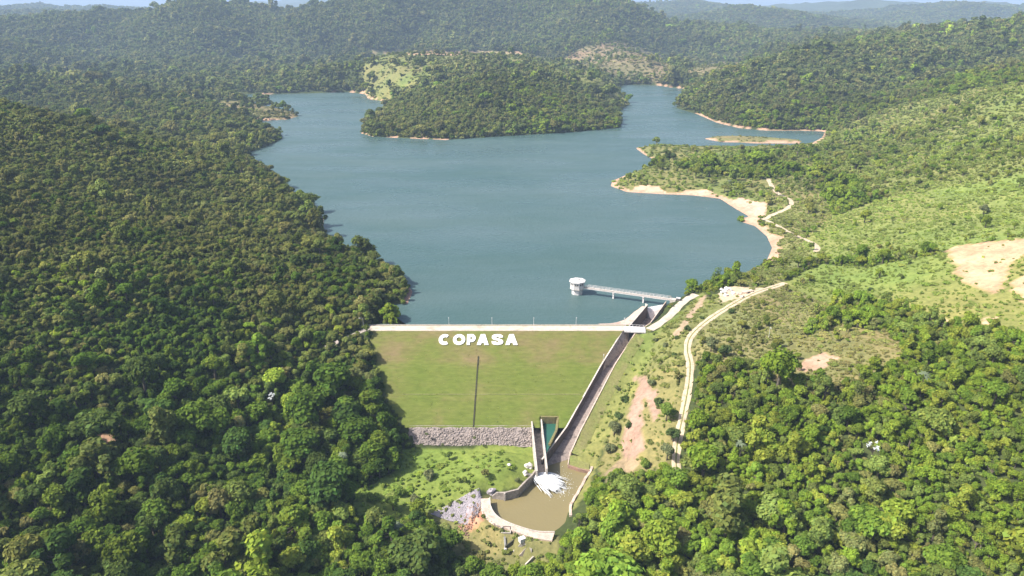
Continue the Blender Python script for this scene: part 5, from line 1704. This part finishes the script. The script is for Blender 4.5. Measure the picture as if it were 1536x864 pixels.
def tints(x, y, u, v, d, idx, r, shrub=False):
    n = len(x)
    out = np.zeros((n, 3))
    nz = fbm(x, y, 60.0, 3, 91)
    # share of each set by place: left hill dry and olive, its foot deep green, right bank fresh
    left = u < 760
    p = {k: np.zeros(n) for k in PAL}
    hgt = np.clip((560 - v) / 220 + 0.7 * nz, 0, 1)
    p['olive'] = np.where(left, 0.22 + 0.75 * hgt, 0.16)
    p['deep'] = np.where(left, 0.9 * (1 - hgt) + 0.15, 0.16)
    p['fresh'] = np.where(left, 0.20 * (1 - hgt) + 0.04, 0.72)
    lowmid = (u > 560) & (u < 900) & (v > 640)
    p['fresh'] = np.where(lowmid, 0.8, p['fresh'])
    p['scrub'] = np.where(idx >= 0, 0.8, np.where(left, 0.02, 0.12))
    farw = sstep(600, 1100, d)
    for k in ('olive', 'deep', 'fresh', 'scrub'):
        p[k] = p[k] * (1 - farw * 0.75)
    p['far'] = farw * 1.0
    keys = list(PAL)
    pr = np.stack([p[k] for k in keys], 1); pr /= pr.sum(1)[:, None]
    cs = pr.cumsum(1); q = (0.5 * r.random(n) + 0.5 * (0.5 + 1.1 * fbm(x, y, 26.0, 2, 97)).clip(0, 1))
    ch = (q[:, None] > cs).sum(1).clip(0, len(keys) - 1)
    for i, k in enumerate(keys):
        m = ch == i
        pal = PALN[k]
        out[m] = pal[r.integers(0, len(pal), m.sum())]
    if shrub is not False:
        g = np.array([c[4] for c in COVER])[idx.clip(0)] * np.array([0.95, 1.03, 0.9])
        m = shrub & (idx >= 0)
        w = r.random((n, 1)) ** 1.5
        out = np.where(m[:, None], (g * (1 - 0.6 * w) + out * 0.6 * w) * 1.42, out)
    out *= (1 + 0.35 * fbm(x, y, np.where(d > 700, 130.0, 45.0), 3, 93)[:, None]).clip(0.55, 1.5)
    out *= (1 + 0.14 * r.normal(size=(n, 1))).clip(0.6, 1.5)
    return out, ch

TREES = []      # arrays collected per ring
def ring(y0, y1, step, seed, rlo, rhi, hlo, hhi, big_share, name, under=False):
    r = np.random.default_rng(seed + 500)
    x, y = candidates(y0, y1, step, seed)
    z = grid_z(x, y)
    sdx = np.where(inside(LAKE, x, y), -1, 1) * pdist(LAKE, x, y, True)
    isl = inside(ISLE, x, y); sdx = np.where(isl, pdist(ISLE, x, y, True), sdx)
    u, v, d, idx, soil, rim = cover_at(x, y, z)
    td = np.ones(len(x)); shd = np.zeros(len(x))
    for k, c in enumerate(COVER):
        td[idx == k] = c[2]; shd[idx == k] = c[3]
    clump = fbm(x, y, 22.0, 2, 95)
    td = np.where(idx >= 0, td * (1 + 1.6 * clump).clip(0, 3), td * np.where(clump < -0.62, 0.55, 1.0))
    shd = shd * (1 + 1.2 * fbm(x, y, 12.0, 2, 96)).clip(0, 2.5)
    td[(soil >= 0) | rim] = 0; shd[(soil >= 0) | rim] *= 0.06
    if under == 'weeds':
        k_ = np.array([0.9 if c[0] in ('bank', 'far_slope', 'slope') else 0.45 for c in COVER])
        shd = np.where(idx >= 0, k_[idx.clip(0)] * (0.75 + 0.9 * fbm(x, y, 9.0, 3, 98)).clip(0, 1), 0.0); td = td * 0
        shd[(soil >= 0) | rim] *= 0.08
    elif under:
        shd = np.where(idx < 0, 1.0, 0.0); td = td * 0
        shd[(soil >= 0) | rim] = 0
    q = r.random(len(x))
    is_t = q < td
    is_s = (~is_t) & (q < td + shd)
    keep = is_t | is_s
    # size: large trees in the damp valley, small ones on the dry upper slopes
    wet = np.clip((-z + 12) / 30, 0, 1)
    R = (0.5 * (rlo + rhi) * np.exp(0.30 * r.normal(size=len(x)))).clip(rlo * 0.7, rhi * 1.6) * (0.85 + 0.3 * wet)
    big = r.random(len(x)) < big_share * (0.4 + wet)
    R = np.where(big, R * r.uniform(1.3, 2.3, len(x)), R)
    R = np.where(idx >= 0, R * 0.8, R)
    R = np.where((u < 760) & (z > 4) & (d < 520), R * 0.82, R)
    Hs = R * r.uniform(hlo, hhi, len(x))
    shR = 0.7 + 1.5 * r.random(len(x)) ** 2.2
    shR = shR * np.interp(d, [200, 600, 1500], [1.0, 1.6, 3.0])
    if under:
        shR = r.uniform(rlo, rhi, len(x))
    R = np.where(is_s, shR, R); Hs = np.where(is_s, shR * (r.uniform(0.8, 1.5, len(x)) if under else r.uniform(0.35, 0.6, len(x))), Hs)
    ex = excluded(x, y, sdx, z, np.where(is_s, 0.8, np.minimum(R, 2.5)))
    ex |= np.hypot(x, y) < 95
    for f_ in (0.9, 1.7):
        uu, vv, _d = proj(x, y, z + Hs * f_)
        for pl in KEEP_OPEN:
            w_ = R * F / _d * 0.7
            ex |= (inside(pl, uu, vv) | inside(pl, uu - w_, vv) | inside(pl, uu + w_, vv)) & (Hs > 1.3)
    keep &= ~ex
    pick = np.where(is_s, r.integers(8, 11, len(x)), r.choice([0, 1, 2, 3, 4, 5, 6, 7, 11, 12, 13], len(x), p=[.10, .10, .10, .10, .10, .07, .06, .09, .13, .03, .12]))
    ti, ch = tints(x, y, u, v, d, idx, r, is_s)
    rz = r.uniform(0, 6.28, len(x))
    a = dict(x=x, y=y, z=z, u=u, v=v, d=d, R=R, H=Hs, s=is_s, pick=pick, tint=ti, ch=ch, rz=rz, idx=idx)
    return {k: v_[keep] for k, v_ in a.items()}
near = ring(100, 480, 2.75, 1, 1.35, 2.3, 0.85, 1.25, 0.15, 'near')
under = ring(100, 480, 2.25, 21, 1.1, 2.1, 1, 1, 0, 'under', True)
under2 = ring(480, 1000, 4.6, 22, 2.4, 3.6, 1, 1, 0, 'under', True)
mid = ring(480, 1000, 4.3, 2, 1.8, 3.1, 0.8, 1.2, 0.12, 'mid')
far = ring(1000, 2400, 6.6, 3, 2.8, 4.8, 0.8, 1.15, 0.14, 'far')
vfar = ring(2400, 4600, 11.5, 4, 5.0, 8.0, 0.55, 0.8, 0.0, 'vfar')

def weed_layer(y0, y1, step, seed, rlo, rhi):
    A = ring(y0, y1, step, seed, rlo, rhi, 1, 1, 0, 'weeds', 'weeds')
    return A
weeds = weed_layer(150, 480, 1.55, 31, 0.35, 1.0)
weeds2 = weed_layer(480, 1000, 3.4, 32, 0.9, 2.0)
# the large single trees become objects of their own
TONE = {0: 'dark green', 1: 'olive', 2: 'bright green', 3: 'yellowish green', 4: 'grey green'}
KEYS = list(PAL)
def tone_of(t):
    g = t[1]; rg = t[0] / g
    if rg > 1.0: return 'brownish olive'
    if rg > 0.9: return 'olive'
    if g > 0.23: return 'bright yellow green'
    if g > 0.19: return 'light green'
    if g > 0.15: return 'fresh green'
    if g > 0.11: return 'mid green'
    return 'dark green'
def place_of(u, v, idx):
    nm = COVER[idx][0] if idx >= 0 else ''
    if nm == 'valley': return 'in the grassy valley floor below the rubble band'
    if nm == 'apron': return 'beside the ruins below the sill road'
    if nm in ('cut', 'verge'): return 'on the slope between chute and dirt track'
    if nm in ('slope', 'slopeR'): return 'on the scrubby slope right of the dirt track'
    if nm == 'meadow': return 'in the meadow by the bare soil pits'
    if nm == 'grassy_hill': return 'on the pale grassy hillside above the soil pits'
    if nm in ('bank', 'point', 'spit'): return 'on the grassy right shore of the lake'
    if v > 800:
        for lim, t in ((150, 'at the lower left corner'), (330, 'on the bottom edge near the left corner'), (520, 'on the bottom edge left of the ruins'), (700, 'on the bottom edge below the rubble bank'), (860, 'on the bottom edge below the ruins'), (1040, 'on the bottom edge right of the pool'), (1240, 'on the bottom edge below the silver tree'), (1400, 'on the bottom edge near the right corner')):
            if u < lim: return t
        return 'at the lower right corner'
    if v > 720:
        for lim, t in ((200, 'just above the lower left corner'), (420, 'in the lower left forest'), (600, 'in the forest left of the rubble bank'), (860, 'beside the rubble bank'), (1050, 'in the wood right of the pool'), (1250, 'in the forest below the silver tree'), (1400, 'in the lower right forest')):
            if u < lim: return t
        return 'just above the lower right corner'
    if u < 600:
        if v > 640: return 'near the left frame edge below mid height' if u < 150 else ('in the damp wood left of the valley grass' if u > 400 else 'in the damp wood of the left slope')
        if v > 560: return 'beside the left edge of the dam face' if u > 440 else 'at the foot of the left hill'
        if v > 480: return 'in the forest left of the crest'
        return 'high on the wooded left hill'
    if u < 1040: return 'on the wooded bank right of the pool'
    if v > 620: return 'in the forest around the silver tree' if 1200 < u < 1400 else ('in the forest right of the dirt track' if u < 1200 else 'near the right frame edge')
    return 'in the thicket below the soil pits'

ORD = ('leftmost', 'second from left', 'third from left', 'fourth from left', 'fifth from left', 'sixth from left')
def individual(A, sel, group, cat, nm):
    made = {}
    _individual(A, sel, group, cat, nm, made)
    for lab, obs in made.items():
        if 2 <= len(obs) <= 6:
            obs.sort(key=lambda t: t[0])
            for k, (u_, e_) in enumerate(obs):
                txt = lab + ', ' + (ORD[k] if k < len(obs) - 1 else 'rightmost')
                if len(txt.split()) <= 16: e_['label'] = txt
def _individual(A, sel, group, cat, nm, made):
    for i in sel:
        pr = PROTO[int(A['pick'][i])]
        size = 'low' if A['s'][i] else ('large' if A['R'][i] > 3.7 else ('slender' if pr['kind'] == 'tall' else ('flat topped' if pr['kind'] == 'spread' else ('sparse' if pr['kind'] == 'sparse' else ('ragged' if pr['kind'] == 'wild' else 'rounded')))))
        e = empty(nm, (A['x'][i], A['y'][i], A['z'][i] - 0.1), '%s %s %s %s' % (size, tone_of(A['tint'][i]), cat, place_of(A['u'][i], A['v'][i], int(A['idx'][i]))), cat, group, A['rz'][i])
        e.scale = (A['R'][i], A['R'][i], A['H'][i])
        made.setdefault(e['label'], []).append((float(A['u'][i]), e))
        t = bpy.data.objects.new('trunk', pr['trunk']); COL.objects.link(t); t.parent = e
        c = bpy.data.objects.new('crown', pr['crown']); COL.objects.link(c); c.parent = e
        c['tint'] = [float(k) for k in A['tint'][i]]
        if A['s'][i]:
            t.name = 'stem'; c.name = 'foliage'

inframe = (near['u'] > -5) & (near['u'] < 1541) & (near['v'] - near['H'] * 2 * F / near['d'] < 870) & (near['v'] > 0)
score = np.where(inframe, near['R'] / near['d'], 0)
tsel = np.argsort(-np.where(near['s'], 0, score))[:300]
ssel = np.argsort(-np.where(near['s'], score, 0))[:260]
individual(near, tsel, 'single trees of the near forest', 'tree', 'forest_tree')
individual(near, ssel, 'single shrubs on open ground near the dam', 'shrub', 'shrub')
PLANTS = [(936, 603, 2.2, 'dark round shrub at the top of the row left of the pink soil', 0), (928, 628, 2.5, 'dark shrub in the middle of the row left of the pink soil', 0), (921, 652, 2.7, 'grey green shrub low in the row left of the pink soil', 1), (914, 676, 2.5, 'grey green shrub at the foot of the row left of the pink soil', 1), (943, 640, 1.6, 'small dark shrub touching the pink soil', 0), (926, 584, 1.3, 'little shrub above the row left of the pink soil', 1),
          (978, 577, 1.9, 'round shrub at the upper tip of the pink soil', 1), (999, 632, 3.4, 'bright green round tree between pink soil and dirt track', 2), (987, 606, 2.0, 'dark shrub above the bright tree by the pink soil', 0), (1009, 662, 2.6, 'dark tree leaning over the lower dirt track', 0), (968, 700, 2.4, 'tree at the foot of the pink soil', 2), (1000, 690, 2.8, 'olive tree at the lower end of the dirt track', 1),
          (1066, 527, 3.0, 'broad tree right of the bend of the dirt track', 1), (1086, 536, 2.6, 'dark tree beside the broad tree at the track bend', 0), (1056, 545, 1.8, 'small tree close to the right edge of the track', 0), (1030, 495, 1.6, 'dark bush on the left edge of the upper track', 0), (1052, 478, 1.2, 'small dark bush on the left edge of the track higher up', 0), (1097, 470, 1.9, 'round bush right of the upper track', 0), (1115, 492, 1.5, 'grey bush in the middle of the scrubby slope', 1),
          (998, 520, 1.7, 'bush on the grass left of the track bend', 1), (1012, 535, 1.5, 'small bush below the track bend', 0), (983, 511, 1.2, 'small bush right of the road bridge', 1), (1016, 508, 1.3, 'dark bush on the bank above the grass slope', 0),
          (644, 716, 2.5, 'single round bush in the valley grass below the rubble band', 1), (602, 742, 2.3, 'round bush at the left edge of the valley grass', 2), (622, 752, 2.2, 'second round bush at the left edge of the valley grass', 1), (590, 765, 2.6, 'larger bush among the grass left of the rubble bank', 2), (560, 752, 2.4, 'bright bush at the forest edge left of the valley grass', 2), (776, 722, 1.2, 'small bush behind the pool wall', 1), (712, 657, 0.9, 'weedy bush at the foot of the dam drain', 1), (664, 667, 0.7, 'small weedy tuft on the rubble band', 1), (640, 651, 0.9, 'green tuft at the shaded end of the rubble band', 1),
          (1010, 240, 3.2, 'single tall tree on the right point of the lake', 0), (1004, 448, 1.2, 'bush beside the bank end of the footbridge', 1), (1040, 437, 1.5, 'bush on the shore above the access road', 2), (1065, 432, 1.6, 'pale bush on the shore right of the access road', 2), (1305, 436, 1.4, 'lonely dark bush in the meadow', 0), (1475, 322, 2.6, 'brown grey bush on the pale hillside above the soil pits', 1)]
PT = [(0.085, 0.125, 0.040), (0.165, 0.185, 0.085), (0.150, 0.215, 0.040)]
for i, (px, py, R_, lab, tn) in enumerate(PLANTS):
    q = hit(px, py)
    if py < 672 and 600 < px < 800: q = on_dam(px, py); q[1] -= 0.5
    tall = R_ > 2.55
    pr = PROTO[(0, 1, 2, 7)[i % 4] if tall else 8 + i % 3]
    e = empty('broad_tree' if tall else 'bush', (q[0], q[1], q[2] - 0.1), lab, 'tree' if tall else 'bush', 'single trees by the track' if tall else 'single bushes on open ground', i * 1.7)
    e.scale = (R_, R_, R_ * (1.0 if tall else 1.35))
    t = link('trunk' if tall else 'stem', pr['trunk'], None, e); c = link('crown' if tall else 'foliage', pr['crown'], None, e)
    c['tint'] = [float(k) for k in PT[tn]]
rest = np.ones(len(near['x']), bool); rest[tsel] = False; rest[ssel] = False

def dump(A, m, name, label, ng):
    pts = np.stack([A['x'], A['y'], A['z'] - 0.1], 1)[m]
    asp = 1 + 0.22 * np.sin(A['rz'] * 7)
    scl = np.stack([A['R'] * asp, A['R'] / asp, A['H']], 1)[m]
    if len(pts):
        scatter_object(name, pts, A['pick'][m], A['rz'][m], scl, A['tint'][m], ng, label)
sh = near['s']
lf = near['x'] < 0
dump(near, rest & ~sh & lf, 'forest', 'dense mixed forest covering the left hillside beside the dam', GN_HI)
dump(near, rest & ~sh & ~lf, 'forest', 'dense bright forest covering the right bank below the track', GN_HI)
dump(near, rest & sh, 'scrub', 'low scrub and weeds on the open right bank and valley grass', GN_HI)
def dam_tufts():
    r = np.random.default_rng(77)
    n = 1500
    y = r.uniform(Y_TOE + 1.5, YC0 - 0.6, n)
    x = dam_xl(y) + 1 + r.random(n) * (chute_x(y, CL) - dam_xl(y) - 2)
    k = 0.4 * fbm(x, y, 6.0, 3, 99) + 0.8 * r.normal(size=n)
    m = (k > 0.25) & (pdist(POND, x, y, True) > 1.5) & ~inside(POND, x, y)
    a, b2 = on_dam(655, 521), on_dam(778, 500)
    m &= ~((x > a[0]) & (x < b2[0]) & (y > a[1]) & (y < b2[1]))
    x, y = x[m], y[m]; n = len(x)
    R_ = 0.10 + 0.24 * r.random(n) ** 3
    pts = np.stack([x, y, dam_z(y) - 0.02], 1)
    c = np.where((dam_z(y) > -5)[:, None], np.array([0.26, 0.235, 0.10]), np.array([0.22, 0.26, 0.07])) * r.uniform(0.7, 1.3, (n, 1))
    scatter_object('grass_tufts', pts, r.integers(8, 11, n), r.uniform(0, 6, n), np.stack([R_, R_, R_ * 0.8], 1), c, GN_LO, 'small grass tufts on the mown dam face')
dam_tufts()
dump(weeds, weeds['x'] < 1e9, 'weeds', 'tall grass and weeds on the open banks and valley floor', GN_LO)
dump(weeds2, weeds2['x'] < 1e9, 'weeds', 'low bushes and tall grass on the pale hillsides beyond', GN_LO)
dump(under, under['x'] < 0, 'undergrowth', 'leafy undergrowth beneath the trees of the left hillside', GN_HI)
dump(under, under['x'] >= 0, 'undergrowth', 'leafy undergrowth beneath the trees of the right bank', GN_HI)
dump(under2, under2['x'] < 1e9, 'undergrowth', 'undergrowth beneath the trees on the lake shores', GN_LO)
dump(mid, mid['x'] < -60, 'forest', 'dark forest on the left headlands along the lake', GN_HI)
dump(mid, mid['x'] >= -60, 'forest', 'forest and scrub on the right shore and near end of the peninsula', GN_HI)
dump(far, far['d'] > 0, 'forest', 'hazy forest on the hills behind the lake', GN_LO)
dump(vfar, vfar['d'] > 0, 'forest', 'distant wooded mountain ranges', GN_LO)
print('TREES', len(near['x']), len(mid['x']), len(far['x']), len(vfar['x']))

# ------------------------------------------------------------------ silver leaved trees and palms
def silver_tree(px, py, R, label):
    q = hit(px, py)
    e = empty('silver_leaf_tree', (q[0], q[1], float(grid_z(q[0], q[1]))), label, 'tree', 'silver leaved trees')
    h = 8.5
    r = np.random.default_rng(int(px))
    b = MB(); b.tube([(0, 0, -0.4), (0.1, 0, h * 0.5), (0, 0.1, h)], [0.22, 0.16, 0.08], 7)
    heads = []
    for k in range(7):
        a = k * 0.9 + r.uniform(-.3, .3); s = r.uniform(0.5, 1.0) * R
        tip = (s * math.cos(a), s * math.sin(a), h + r.uniform(-0.6, 1.2)); heads.append(tip)
        b.tube([(0, 0, h * 0.72), (tip[0] * 0.6, tip[1] * 0.6, h * 0.9), tip], [0.09, 0.06, 0.04], 5)
    b.build('trunk', M['bark'], e, world=False)
    c = MB()
    for tip in heads:
        for k in range(22):
            a = k * 2.399; l = r.uniform(0.3, 0.75); w = 0.14
            d = np.array([math.cos(a), math.sin(a), r.uniform(-.6, .7)]); sd_ = np.array([-math.sin(a), math.cos(a), 0])
            p = np.array(tip)
            c.add([p, p + d * l * .5 + sd_ * w, p + d * l, p + d * l * .5 - sd_ * w], [(0, 1, 2, 3)])
    c.build('crown', M['silver'], e, world=False)
M['silver'] = mottled('silver leaves', (0.44, 0.47, 0.44), (0.56, 0.58, 0.57), (0.32, 0.37, 0.32), 1.5, 4.0, bump=0)
silver_tree(1303, 706, 2.3, 'bright silver white leaved tree standing in the right forest')
silver_tree(411, 624, 1.1, 'small silver leaved tree in the dark forest left of the dam')
silver_tree(37, 864, 1.1, 'small silver leaved tree in the lower left corner')
silver_tree(938, 858, 0.8, 'tiny silver leaved tree at the bottom right of the pool')

def palm(px, py, h, label):
    q = hit(px, py)
    e = empty('palm_tree', (q[0], q[1], float(grid_z(q[0], q[1]))), label, 'palm tree', 'palms in the forest')
    r = np.random.default_rng(int(px) + 1)
    MB().tube([(0, 0, -0.3), (0.15, 0, h * 0.5), (0.1, 0.15, h)], [0.17, 0.13, 0.11], 7).build('trunk', M['bark'], e, world=False)
    c = MB()
    for k in range(16):
        a = k * 2.399 + r.uniform(-.2, .2); L = r.uniform(1.7, 2.4); el = r.uniform(0.1, 1.0)
        prev = None
        for i in range(7):
            s = i / 6
            x = L * s * math.cos(el * (1 - 0.6 * s)); z = h + L * (math.sin(el) * s - 0.75 * s * s)
            w = 0.34 * math.sin(math.pi * (0.12 + 0.85 * s))
            p = np.array([0.1 + x * math.cos(a), 0.15 + x * math.sin(a), z]); sdv = np.array([-math.sin(a), math.cos(a), -0.35]) * w
            sd2 = np.array([math.sin(a), -math.cos(a), -0.35]) * w
            cur = (p + sdv, p, p + sd2)
            if prev is not None:
                c.add([prev[0], prev[1], cur[1], cur[0]], [(0, 1, 2, 3)]); c.add([prev[1], prev[2], cur[2], cur[1]], [(0, 1, 2, 3)])
            prev = cur
    o = c.build('crown', M['palm'], e, world=False)
M['palm'] = mottled('palm leaves', (0.10, 0.13, 0.07), (0.14, 0.17, 0.10), (0.07, 0.10, 0.05), 1.5, 4.0, bump=0)
palm(1107, 700, 8.5, 'grey green palm standing out of the forest right of the track')
palm(516, 715, 9.0, 'slender palm in the dark forest below the dam')
palm(598, 815, 7.0, 'palm in the bright forest left of the rubble bank')
palm(1380, 590, 7.0, 'palm at the upper edge of the right forest')
palm(1093, 285, 7.5, 'single palm on the right shore of the lake')

# ------------------------------------------------------------------ haze: one box of thin air around everything
def build_haze():
    lo = (GX[0] - 30, GY[0] - 30, float(ZZ.min()) - 1.5)
    hi = (GX[-1] + 30, GY[-1] + 30, max(float(ZZ.max()) + 30, CAMZ + 6))
    b = MB(); b.box(((lo[0] + hi[0]) / 2, (lo[1] + hi[1]) / 2, (lo[2] + hi[2]) / 2), (hi[0] - lo[0], hi[1] - lo[1], hi[2] - lo[2]))
    m = bpy.data.materials.new('haze'); m.use_nodes = True
    N = m.node_tree.nodes; N.remove(N['Principled BSDF'])
    v = N.new('ShaderNodeVolumePrincipled')
    v.inputs['Color'].default_value = (0.55, 0.74, 1.0, 1)
    v.inputs['Density'].default_value = 0.000125
    v.inputs['Anisotropy'].default_value = 0.0
    m.node_tree.links.new(v.outputs[0], N['Material Output'].inputs['Volume'])
    b.build('haze', m, None, kind='stuff', label='thin bluish haze in the air over the valley')
build_haze()
